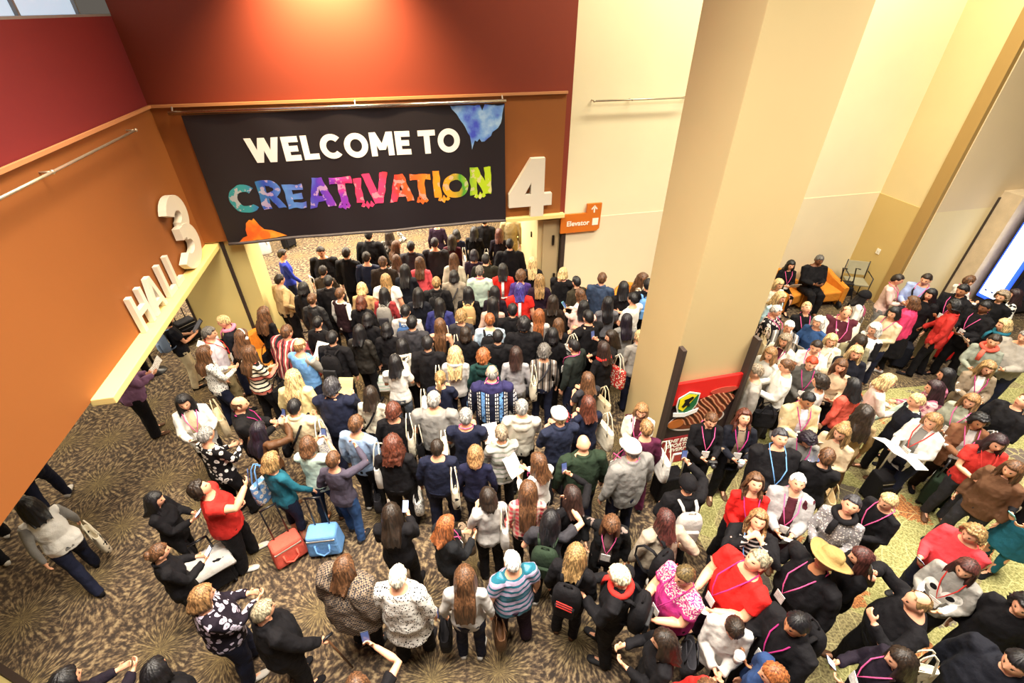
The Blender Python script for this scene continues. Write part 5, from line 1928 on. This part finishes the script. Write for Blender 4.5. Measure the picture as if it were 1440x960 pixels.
6.21 4.50 -3.58 1.62|F|curly black|open brown3 greywhite|pant dkbrown|hold|chestnut cardigan; grey tote and folded program|paper:white,toteL:greytote,lan:pink,sk:tan
6.07 4.08 -3.58 1.67|F|mid maroonblack|tee red3|pant dkgrey|hold|red tee and badge; by the tan satchel|lan:red
5.94 3.66 -4.36 1.65|F|mid brown|jacket brown4|pant dkgrey|stand|brown jacket; at the frame edge beside the red tee|
6.24 3.34 -4.54 1.64|F|mid dkbrown|long black|skirtteal teal|hold|black top and teal skirt; phone in hand at the frame edge|phone:aqua
7.98 7.81 -4.36 1.65|F|mid black|long black|pant black|stand|black top squeezed between folded arms and tomato red jacket|
5.04 5.67 -3.67 1.63|F|mid brown|long beige2|pant black|hold|oat top; between coral jacket and cream jacket readers|
4.13 5.99 -4.19 1.61|F|mid ltbrown|long greywhite|pant black|hold|pale grey blouse; behind the white shirt with coat|
3.77 3.78 -0.52 1.70|F|short brown|jacket black|pant black|hold|black jacket and cream handled shopper; phone in both hands|bagR:kraft,phone
"""


def fit(s):
    if len(s.replace(';', ',').split()) <= 16:
        return s.replace(';', ',')
    s = s.split(';')[0]
    if len(s.split()) > 16:
        s = s.replace(' on the shoulder of ', ' of ')
    if len(s.split()) > 16:
        s = s.replace(' carried by the person in ', ' with ').replace(' worn by the person in ', ' on ')
    return s


def deco(parts):
    """'red plaid cream' -> colour, pattern, second colour"""
    c = parts[0]
    pat = parts[1] if len(parts) > 2 else ''
    c2 = parts[2] if len(parts) > 2 else (parts[1] if len(parts) > 1 else 'white')
    return c, pat, c2


def words(s):
    return s.replace('2', '').replace('3', '').replace('4', '')


NICE = {'blackred': 'black', 'blackwhite': 'black', 'dkgreen': 'dark green', 'dkgrey': 'dark grey', 'ltgrey': 'light grey', 'skyblue': 'bright blue', 'print': 'printed cream', 'stripebw': 'striped white', 'reddot': 'red dotted', 'floral': 'floral', 'floralbw': 'speckled white', 'blackfloral': 'black floral', 'blackmesh': 'black mesh', 'greytote': 'pale grey', 'woven': 'woven beige', 'kraft': 'brown paper', 'navyblack': 'navy'}
BAGC = {'print': ('cream', 'print', 'black'), 'stripebw': ('white', 'stripesh', 'black'), 'reddot': ('red3', 'dots', 'cream'), 'floral': ('palepink', 'floral', 'rust'), 'floralbw': ('white', 'speck', 'black'), 'blackfloral': ('black', 'floral', 'coralpink'), 'blackmesh': ('black', 'knit', 'dkgrey'), 'greytote': ('ltgrey', '', 'white'), 'woven': ('cream', 'weave', 'dkgrey'), 'kraft': ('kraft', '', 'white'), 'aqua': ('skyblue', 'floral', 'white'), 'lilac': ('white', 'speck', 'violet')}
BUSY = {'hold', 'hold2', 'phoneup', 'photo', 'clasp', 'sit'}
count = 0
random.seed(11)
for row in PEOPLE.strip().splitlines():
    pos, build, hair, top, bot, pose, label, extra = [c.strip() for c in row.split('|')]
    px, py, rz, hgt = [float(t) for t in pos.split()]
    count += 1
    hs, hcol = hair.split()[0], hair.split()[-1]
    if hs == 'longcurl' or hcol == 'brownwave':
        hs = 'longcurl'
        hcol = 'brown' if hcol == 'brownwave' else hcol
    tk = top.split()
    bk, bc = bot.split()
    ex = {}
    for e in extra.split(','):
        if e:
            q = e.split(':')
            ex[q[0]] = q[1:]
    look = ex['head'][0] if 'head' in ex else ''
    leg = 'W' if pose == 'walk' else 'ABC'[(count * 7) % 3]
    if pose == 'sit':
        leg = 'A'
    short = label.split(';')[0].strip()
    sc = hgt / 1.70
    mw = Matrix.Translation((px, py, 0)) @ Matrix.Rotation(rz, 4, 'Z') @ Matrix.Scale(sc, 4)
    # a kind missing from one build falls back to the same family
    me, J, hm, drop = body_mesh(build, pose, leg, look)
    tone = ex['sk'][0] if 'sk' in ex else 'light'
    p = link('person', me, [skin_mat(tone), mat('#2a1c16', .5), mat('#a8544a', .5)], mw=mw)
    tag(p, 'person in ' + label.replace(';', ','), 'person', 'people queueing toward the fourth hall' if px < 3.2 else 'people gathered beyond the column')
    cap = ex.get('cap')
    hatc = ex.get('hat')
    if cap or hatc:
        kind = 'straw' if hatc else ('cap' if cap[0].startswith('white') else 'beanie')
        link('hat', hat_mesh(kind, look, drop), cloth('straw' if hatc else words(cap[0])), p)
    if hcol != 'skin':
        link('hair', hair_mesh(hs, look, drop), hair_mat(hcol), p)
    kind = tk[0]
    c, pat, c2 = deco(tk[1:])
    if kind in ('open', 'vest'):
        inner = pat if pat in ('floral',) else ''
        if kind == 'open':
            link('cardigan', top_mesh('open', build, pose), cloth(c, 'stripesv' if c == 'blackwhite' else ''), p)
        else:
            link('vest', top_mesh('vest', build, pose), cloth(c), p)
        link('shirt', top_mesh('inner', build, pose), cloth(c2), p)
    else:
        nm = {'tee': 'shirt', 'long': 'shirt', 'sweater': 'sweater', 'hoodie': 'hoodie', 'jacket': 'jacket', 'tunic': 'tunic', 'bare': 'camisole', 'poncho': 'poncho'}[kind]
        link(nm, top_mesh(kind, build, pose), cloth(c, pat, c2, .5 if 'leather' in c or 'shine' in c else .85), p)
    bm_ = {'skirtteal': 'skirt'}.get(bk, bk)
    bme = bottom_mesh(bm_, build, pose, leg)
    link('skirt' if bm_ == 'skirt' else 'trousers', bme, cloth(bc), p)
    if bm_ == 'skirt':
        pass
    shc = ex['shoe'][0] if 'shoe' in ex else ('black', 'black', 'charcoal', 'ltgrey', 'brown')[(count * 3) % 5]
    for s in (1, -1):
        o = link('shoe', shoe_mesh(), cloth(shc, rough=.5), p)
        an = J[('an', s)]
        o.matrix_local = Matrix.Translation((an.x, an.y + .02, 0)) @ Matrix.Rotation(-s * .14, 4, 'Z')
    if 'lan' in ex:
        lm, bmn = lanyard_mesh(build, drop, pose)
        l_ = link('lanyard', lm, cloth({'pink': 'lanpink', 'magenta': 'magenta', 'red': 'red3', 'white': 'skyblue'}[ex['lan'][0]]), p)
        link('badge', bmn, paper_mat('white'), l_)
    if 'scarf' in ex:
        link('scarf', scarf_mesh(drop), cloth(ex['scarf'][0]), p)
    if 'phones' in ex:
        def hp_():
            mb = MB()
            mb.tube([hm @ (HC + Vector((.1 * math.cos(t), 0, .15 * math.sin(t) + .0))) for t in (PI * j / 10 for j in range(11))], .012, 8)
            for s in (1, -1):
                mb.ell(hm @ (HC + Vector((s * .105, 0, -.01))), (.02, .035, .04), 10, 6)
            return mb.mesh('headphones', True)
        link('headphones', unit(('headphones', look), hp_), mat('white', .4), p)
    if 'sash' in ex:
        def ss_():
            mb = MB()
            bkz = [(.0, -.155 - (.05 if build == 'H' else 0), 1.0), (.0, -.165 - (.055 if build == 'H' else 0), 1.2), (0, -.125 - (.03 if build == 'H' else 0), 1.38)]
            mb.tube(bkz, .03, 6, flat=.3, up=(1, 0, 0))
            mb.tube([(-.1, -.15 - (.055 if build == 'H' else 0), 1.02), (0, -.165 - (.06 if build == 'H' else 0), 1.0), (.1, -.15 - (.055 if build == 'H' else 0), 1.02)], .02, 6, flat=.4, up=(0, 0, 1))
            return mb.mesh('stripe', True)
        link('white_stripe', unit(('sash', build), ss_), cloth('white'), p)

    # ---- what the person carries: things of their own
    def hand(s):
        w, e = J[('wr', s)], J[('el', s)]
        return w + (w - e).normalized() * .085

    who = 'the person in ' + label
    R_ = hand(1)
    lit = 'lit' in ex
    if 'phone' in ex or lit:
        col = ex['phone'][0] if ex.get('phone') else 'black'
        up = R_ + Vector((-.012, .02, .055))
        r = empty('phone', mw @ Matrix.Translation(up) @ Matrix.Rotation(-.75 if pose in ('hold', 'clasp') else -.25, 4, 'X'))
        tag(r, fit(('lit ' if lit else '') + (col + ' ' if col != 'black' else 'dark ' if not lit else '') + 'phone held by ' + who), 'phone')
        link('phone_body', unit('ph', m_phone), mat(col, .4), r)
        link('phone_screen', unit('phs', m_screen), mat('#c9d6ff', .3, emit=3.5, vary=.02) if lit else mat('#4a5a8a', .2, emit=.35, vary=.05), r)
    if 'tablet' in ex:
        r = empty('tablet', mw @ Matrix.Translation(R_ + Vector((-.08, .05, .07))) @ Matrix.Rotation(-.8, 4, 'X') @ Matrix.Scale(2.0, 4))
        tag(r, fit('flat grey tablet in the hands of ' + who), 'tablet')
        link('tablet_body', unit('ph', m_phone), mat('dkgrey', .4), r)
        link('tablet_screen', unit('phs', m_screen), mat('#5c6478', .3, emit=.1, vary=.05), r)
    if 'paper' in ex:
        col = ex['paper'][0] if ex['paper'] else 'white'
        r = empty('paper_sheet', mw @ Matrix.Translation(R_ + Vector((-.1, .045, .06))) @ Matrix.Rotation(-.85, 4, 'X'))
        tag(r, fit(words(col) + ' printed sheets in the hands of ' + who), 'paper')
        link('sheet', unit('pa', m_paper), paper_mat(col), r)
    if 'map' in ex:
        r = empty('paper_map', mw @ Matrix.Translation(R_ + Vector((-.1, .05, .08))) @ Matrix.Rotation(-1.15, 4, 'X'))
        tag(r, fit('large unfolded white map held by ' + who), 'map')
        link('sheet', unit('mp', m_map), paper_mat('white'), r)
    if 'cup' in ex:
        r = empty('cup', mw @ Matrix.Translation(R_ + Vector((-.02, .045, -.03))))
        tag(r, fit(words(ex['cup'][0]) + ' lidded paper cup held by ' + who), 'cup')

        def cp():
            mb = MB()
            mb.rings([[(rr * math.cos(t), rr * math.sin(t), z) for t in (2 * PI * j / 16 for j in range(16))] for rr, z in ((.029, 0), (.04, .11))])
            return mb.mesh('cup', True)

        def cl_():
            mb = MB()
            mb.rings([[(rr * math.cos(t), rr * math.sin(t), z) for t in (2 * PI * j / 16 for j in range(16))] for rr, z in ((.043, .108), (.043, .12), (.036, .13))])
            return mb.mesh('lid')
        link('cup_body', unit('cup', cp), mat('white' if ex['cup'][0] == 'white' else 'grey3', .5), r)
        link('lid', unit('cupl', cl_), mat('white', .4), r)
    if 'camera' in ex:
        r = empty('camera', mw @ Matrix.Translation(R_ + Vector((-.06, .04, .03))))
        tag(r, fit('small dark camera in the hands of ' + who), 'camera')

        def cm():
            mb = MB()
            mb.box((0, 0, 0), (.12, .05, .08))
            return mb.mesh('camera', bevel=.01)

        def ln():
            mb = MB()
            mb.tube([(0, .02, 0), (0, .08, 0)], [.032, .03], 14)
            return mb.mesh('lens', True)
        link('camera_body', unit('cam', cm), mat('black', .45), r)
        link('lens', unit('lens', ln), mat('charcoal', .25), r)
    if 'stick' in ex:
        h_ = mw @ R_
        r = empty('walking_stick', Matrix.Translation((h_.x, h_.y, 0)) @ Matrix.Rotation(rz, 4, 'Z'))
        tag(r, fit('brown walking stick under the hand of ' + who), 'walking stick')

        def sk():
            mb = MB()
            mb.tube([(0, .1, .0), (0, .0, .9)], .011, 8)
            return mb.mesh('shaft', True)

        def sg():
            mb = MB()
            mb.tube([(0, -.05, .9), (0, .0, .915), (0, .07, .9)], .015, 8)
            return mb.mesh('grip', True)
        link('shaft', unit('stk', sk), mat('brown', .5), r)
        link('grip', unit('stg', sg), mat('black', .5), r)
    rings = BUILD[build][0]
    wid = max(q[1] for q in rings[1:5])
    dep = max(q[2] for q in rings[1:5])
    for key, s in (('toteL', -1), ('toteR', 1)):
        if key in ex:
            cn = ex[key][0]
            c, pat, c2 = BAGC.get(cn, (cn, '', 'white'))
            m2 = mw @ Matrix.Translation((s * (wid + .115), -.06, .80 + drop * .2)) @ Matrix.Rotation(s * PI / 2 + .15, 4, 'Z')
            carried_bag('tote_bag', fit(NICE.get(cn, words(cn)) + ' tote bag on the shoulder of ' + who), 'bag', m2, c, pat, c2, .36, .11, .36, .28, 'cream' if cn in ('print', 'cream', 'white', 'black', 'stripebw', 'reddot') else c)
    for key, s in (('bagL', -1), ('bagR', 1)):
        if key in ex:
            cn = ex[key][0]
            c, pat, c2 = BAGC.get(cn, (cn, '', 'white'))
            hh = hand(s)
            if pose in BUSY:                          # hangs from the bent forearm
                hh = J[('el', s)].lerp(J[('wr', s)], .3) + Vector((s * .03, .0, -.03))
            m2 = mw @ Matrix.Translation((hh.x + s * .07, hh.y, hh.z - .46)) @ Matrix.Rotation(PI / 2 + .2, 4, 'Z')
            carried_bag('handbag', fit(NICE.get(cn, words(cn)) + ' handbag carried by ' + who), 'bag', m2, c, pat, c2, .34, .14, .28, .17)
    if 'toteH' in ex:
        hh = hand(1)
        c, pat, c2 = BAGC['print']
        m2 = mw @ Matrix.Translation((hh.x + .02, hh.y, hh.z - .6)) @ Matrix.Rotation(PI / 2, 4, 'Z')
        carried_bag('tote_bag', fit('printed cream tote bag dangling from ' + who), 'bag', m2, c, pat, c2, .38, .1, .36, .22)
    if 'shop' in ex:
        hh = hand(1)
        cn = ex['shop'][0]
        m2 = mw @ Matrix.Translation((hh.x + .03, hh.y, hh.z - .5)) @ Matrix.Rotation(.2, 4, 'Z')
        carried_bag('shopping_bag', fit(('mint and white' if cn == 'mint' else cn) + ' shopping bag carried by ' + who), 'bag', m2, 'white' if cn == 'mint' else cn, 'stripesh' if cn == 'mint' else '', 'mint', .36, .14, .32, .16, 'black' if cn == 'mint' else cn)
    for key in ('back', 'back2'):
        if key in ex:
            cn = ex[key][0]
            c = {'blackred': 'black', 'blackwhite': 'black'}.get(cn, cn)
            th = TOPS[kind][0]
            m2 = mw @ Matrix.Translation((.0 if key == 'back' else -.1, -(rings[3][2] + th + .085), 1.0)) @ Matrix.Rotation(0 if key == 'back' else .5, 4, 'Z')
            backpack(fit(NICE.get(cn, words(cn)) + ' backpack worn by ' + who), m2, c, {'blackwhite': 'white', 'grey': 'dkgrey', 'blue': 'navyslate', 'black': 'charcoal'}.get(cn), 'red3' if cn == 'blackred' or key == 'back2' else None)
    if 'strap' in ex:
        cn = ex['strap'][0]
        hipz = .86

        def st_():
            mb = MB()
            t_ = TOPS[kind][0] + .012
            mb.tube([(.09, 0, 1.435), (.07, -(rings[4][2] + t_ + .015), 1.36), (-.02, -(rings[3][2] + t_ + .02), 1.18), (-.12, -(rings[2][2] + t_ + .02), 1.02), (-(wid + .05), -.04, .95), (-(wid + .05), .05, .95), (-.1, rings[2][2] + t_ + .03, 1.03), (.02, rings[3][2] + t_ + .035, 1.2), (.08, rings[4][2] + t_ + .01, 1.36)], .016, 6, flat=.35, loop=True, up=(1, 0, 0))
            return mb.mesh('crossbody_strap', True)
        r = empty('shoulder_bag', mw)
        tag(r, fit(NICE.get(cn, words(cn)) + ' strapped bag slung across ' + who), 'bag')
        link('strap', unit(('xs', build, kind), st_), cloth(cn), r)
        o = link('bag_body', unit(('bag', .26, .09, .2), lambda: m_bag(.26, .09, .2)), cloth(cn), r)
        o.matrix_local = Matrix.Translation((-(wid + .1), 0, .76)) @ Matrix.Rotation(PI / 2, 4, 'Z')
    if 'case' in ex:
        cn = ex['case'][0]
        s = 1
        off = Vector((.34, .36, 0)) if pose == 'push' else Vector((.36, .12, 0))
        m2 = Matrix.Translation((px, py, 0)) @ Matrix.Rotation(rz, 4, 'Z') @ Matrix.Translation(off) @ Matrix.Rotation(.3, 4, 'Z')
        suitcase(fit(NICE.get(cn, words(cn)) + ' wheeled suitcase beside ' + who), m2, cn, ex['case'][1] if len(ex['case']) > 1 else 'black')

# ------------------------------------------------------------------ furniture and bags that stand on the floor


def tub_chair(label, a, b, rz):
    r = empty('tub_chair', at(a, b, 0, rz))
    tag(r, label, 'armchair', 'orange tub chairs along the walls')
    up = cloth('chairorange', rough=.7)
    mb = MB()
    path = [(.40, -.46, .56), (.42, -.2, .60), (.42, .05, .64)]
    for k in range(1, 8):
        t = PI * k / 8
        path.append((.42 * math.cos(t), .05 + .40 * math.sin(t), .66 + .14 * math.sin(t)))
    path += [(-.42, .05, .64), (-.42, -.2, .60), (-.40, -.46, .56)]
    R = []
    for i, (x, y, hh) in enumerate(path):
        a_ = Vector(path[max(i - 1, 0)][:2])
        b_ = Vector(path[min(i + 1, len(path) - 1)][:2])
        d = (b_ - a_).normalized()
        nrm = Vector((-d.y, d.x))                   # points inwards
        o_ = Vector((x, y))
        ring = []
        for off, z in ((0, .06), (0, hh - .04), (.02, hh), (.1, hh), (.125, hh - .04), (.125, .06)):
            p_ = o_ + nrm * off
            ring.append((p_.x, p_.y, z))
        R.append(ring)
    mb.rings(R)
    link('shell', mb.mesh('chair_shell', bevel=.015, seg=3), up, r)
    mb = MB()
    mb.box((0, -.1, .3), (.6, .64, .26))
    link('seat', mb.mesh('chair_seat', bevel=.05, seg=4), up, r)
    for x in (.26, -.26):
        for y in (.2, -.28):
            mb = MB()
            mb.tube([(x, y, .1), (x * 1.05, y * 1.05, 0)], [.024, .016], 8)
            link('leg', mb.mesh('chair_leg', True), mat('dkbrown', .4), r)


tub_chair('orange tub chair under the person seated in the black dress', 8.62, 8.36, .2)
tub_chair('orange tub chair under the person in black uniform by the walker', 9.68, 8.3, -.05)
tub_chair('orange tub chair at the cream wall next to the olive jacket', 3.85, 8.42, .0)
tub_chair('orange tub chair at the cream wall below the denim jacket', 4.75, 8.44, .0)
tub_chair('orange tub chair against the pillar between the two doorways', -3.1, 8.35, .1)

# mesh backed chair with metal frame
ch = empty('guest_chair', at(10.62, 8.2, 0, -.5))
tag(ch, 'grey mesh backed metal chair in the wall corner', 'chair')
gm_ = mat('charcoal', .4, .6)
mb = MB()
mb.box((0, 0, .46), (.46, .44, .045))
link('seat', mb.mesh('guest_seat', bevel=.02), mat('#8f8a72', .8), ch)
mb = MB()
mb.box((0, .25, .72), (.44, .02, .34), rot=Matrix.Rotation(-.15, 3, 'X'))
link('backrest', mb.mesh('guest_back', bevel=.008), mat('#a59f84', .8), ch)
for s in (1, -1):
    mb = MB()
    mb.tube([(s * .25, .22, 0), (s * .25, .24, .46), (s * .24, .29, .9)], .013, 8)
    link('leg', mb.mesh('guest_leg', True), gm_, ch)
    mb = MB()
    mb.tube([(s * .25, -.22, 0), (s * .25, -.2, .66), (s * .25, .2, .68)], .013, 8)
    link('armrest', mb.mesh('guest_arm', True), gm_, ch)

# folded rolling walker
wk = empty('rolling_walker', at(10.15, 8.05, 0, -.3))
tag(wk, 'black folded rolling walker between tub chair and mesh chair', 'walker')
for s in (1, -1):
    mb = MB()
    mb.tube([(s * .14, -.3, .1), (s * .14, -.05, .55), (s * .15, .1, .9), (s * .15, -.06, .95)], .014, 8)
    link('side_frame', mb.mesh('walker_frame', True), gm_, wk)
    mb = MB()
    mb.tube([(s * .14, .28, .1), (s * .14, 0, .6)], .014, 8)
    link('leg', mb.mesh('walker_leg', True), gm_, wk)
    for y in (-.3, .28):
        mb = MB()
        mb.tube([(s * .14 - .02, y, .1), (s * .14 + .02, y, .1)], .095, 16)
        link('wheel', mb.mesh('walker_wheel', True), mat('black', .6), wk)
mb = MB()
mb.box((0, -.02, .56), (.28, .2, .05))
link('seat', mb.mesh('walker_seat', bevel=.02), mat('black', .6), wk)
mb = MB()
mb.box((0, -.12, .4), (.26, .14, .22))
link('basket', mb.mesh('walker_basket', bevel=.03), cloth('black'), wk)


def floor_at(a, b, rz):
    return at(a, b, 0, rz)


def travel_bag(label, a, b, rz, color, w, d, h, trim):
    r = empty('travel_bag', at(a, b, 0, rz))
    tag(r, label, 'bag')
    mb = MB()
    mb.box((0, 0, h / 2 + .05), (w, d, h), taper=.86)
    link('bag_body', mb.mesh('travel_body', bevel=.055, seg=4), cloth(color, rough=.55), r)
    mb = MB()
    mb.tube([(-w * .2, -d * .46, h * .75), (-w * .2, -d * .56, h * .45), (0, -d * .6, h * .3), (w * .2, -d * .56, h * .45), (w * .2, -d * .46, h * .75)], .012, 8)
    link('carry_handle', mb.mesh('travel_handle', True), cloth(trim), r)
    mb = MB()
    mb.box((0, -d * .42, h * .95), (w * .8, .02, .02))
    link('zip', mb.mesh('travel_zip'), mat('silver', .4, .7), r)
    mb = MB()
    for s in (1, -1):
        mb.tube([(s * .09, d * .3, h), (s * .09, d * .3, 1.0)], .01, 8)
    mb.tube([(-.1, d * .3, 1.0), (.1, d * .3, 1.0)], .014, 8)
    link('pull_handle', mb.mesh('travel_pull', True), mat('black', .4), r)
    for s in (1, -1):
        mb = MB()
        mb.tube([(s * w * .38 - .015, d * .35, .035), (s * w * .38 + .015, d * .35, .035)], .035, 12)
        link('wheel', mb.mesh('travel_wheel', True), mat('black', .5), r)
    return r



def suitcase_at(label, a, b, rz, col, hand, hl):
    return suitcase(label, at(a, b, 0, rz), col, hand, hl)


def stanchion(label, a, b):
    r = empty('stanchion', at(a, b, 0))
    tag(r, label, 'stanchion')
    mb = MB()
    mb.rings([[(q * math.cos(t), q * math.sin(t), z) for t in (2 * PI * j / 24 for j in range(24))] for q, z in ((.17, 0), (.17, .015), (.05, .04), (.03, .06))])
    link('base', mb.mesh('stanchion_base', True), mat('black', .4), r)
    mb = MB()
    mb.tube([(0, 0, .03), (0, 0, .95)], .026, 12)
    link('post', mb.mesh('stanchion_post', True), mat('black', .35), r)
    mb = MB()
    mb.tube([(0, 0, .93), (0, 0, 1.0)], .036, 12)
    link('head', mb.mesh('stanchion_head', True), mat('charcoal', .35), r)


def draped_jacket(a, b, rz):
    mb = MB()
    R = []
    for i in range(11):
        t = i / 10
        y = -.20 + .4 * t
        z = .60 - 3.4 * abs(y) ** 2.1 + .02 * math.sin(i * 1.9)
        R.append([(x + .015 * math.sin(i + x * 9), y, z - .5 * abs(x) ** 2.2 + .012 * math.sin(x * 30 + i)) for x in (-.24 + .48 * k / 10 for k in range(11))] + [(x, y, z - .03 - .5 * abs(x) ** 2.2) for x in (.24 - .48 * k / 10 for k in range(11))])
    mb.rings(R)
    o = link('jacket', mb.mesh('draped_jacket', True), cloth('ltgrey'), mw=at(a, b, 0.0, rz))
    tag(o, 'light grey jacket draped over the black rolling case', 'jacket')


travel_bag('coral red travel bag on wheels behind the teal cardigan', -2.10, 4.03, .5, 'coral', .42, .26, .36, 'coral')
travel_bag('sky blue open topped bag beside the coral red bag', -1.63, 4.04, -.1, 'skyblue', .44, .28, .40, 'skyblue')
suitcase_at('black rolling case with a grey jacket draped over it', -2.91, 3.87, .5, 'black', 'black', .25)
suitcase_at('bright red suitcase pulled by the tomato red jacket', 10.51, 5.64, .5, 'redbright', 'black', .45)
suitcase_at('black wheeled bag on the open tan carpet by the hot pink jacket', 9.37, 5.68, .9, 'navyblack', 'silver', .4)
suitcase_at('black suitcase with two long white handle rods behind the tan cardigan', 6.26, 3.07, -.1, 'black', 'white', .62)
suitcase_at('dark green crate case standing beside the map reader', 6.99, 2.84, .5, 'dkgreen', 'charcoal', .3)
suitcase_at('black suitcase just inside the third hall opening by the pillar', -4.97, 9.80, .8, 'black', 'black', .3)
suitcase_at('black suitcase beyond the banner by the pillar edge', -4.69, 14.61, .3, 'black', 'black', .25)
suitcase_at('black suitcase on the hall carpet under the orange splash', -3.63, 14.58, .9, 'black', 'silver', .3)
suitcase_at('dark red soft case between the sky blue vest and black leather jacket', -2.21, 8.33, .2, 'maroon', 'black', .2)
carried_bag('handbag', 'black and white checked handbag on the carpet under the banner corner', 'bag', at(-4.30, 14.31, 0.0, .3), 'white', 'knit', 'black', .4, .2, .34, .2, 'black')
stanchion('black post with round foot inside the third hall opening', -5.33, 8.81)
draped_jacket(-2.91, 3.87, .5)
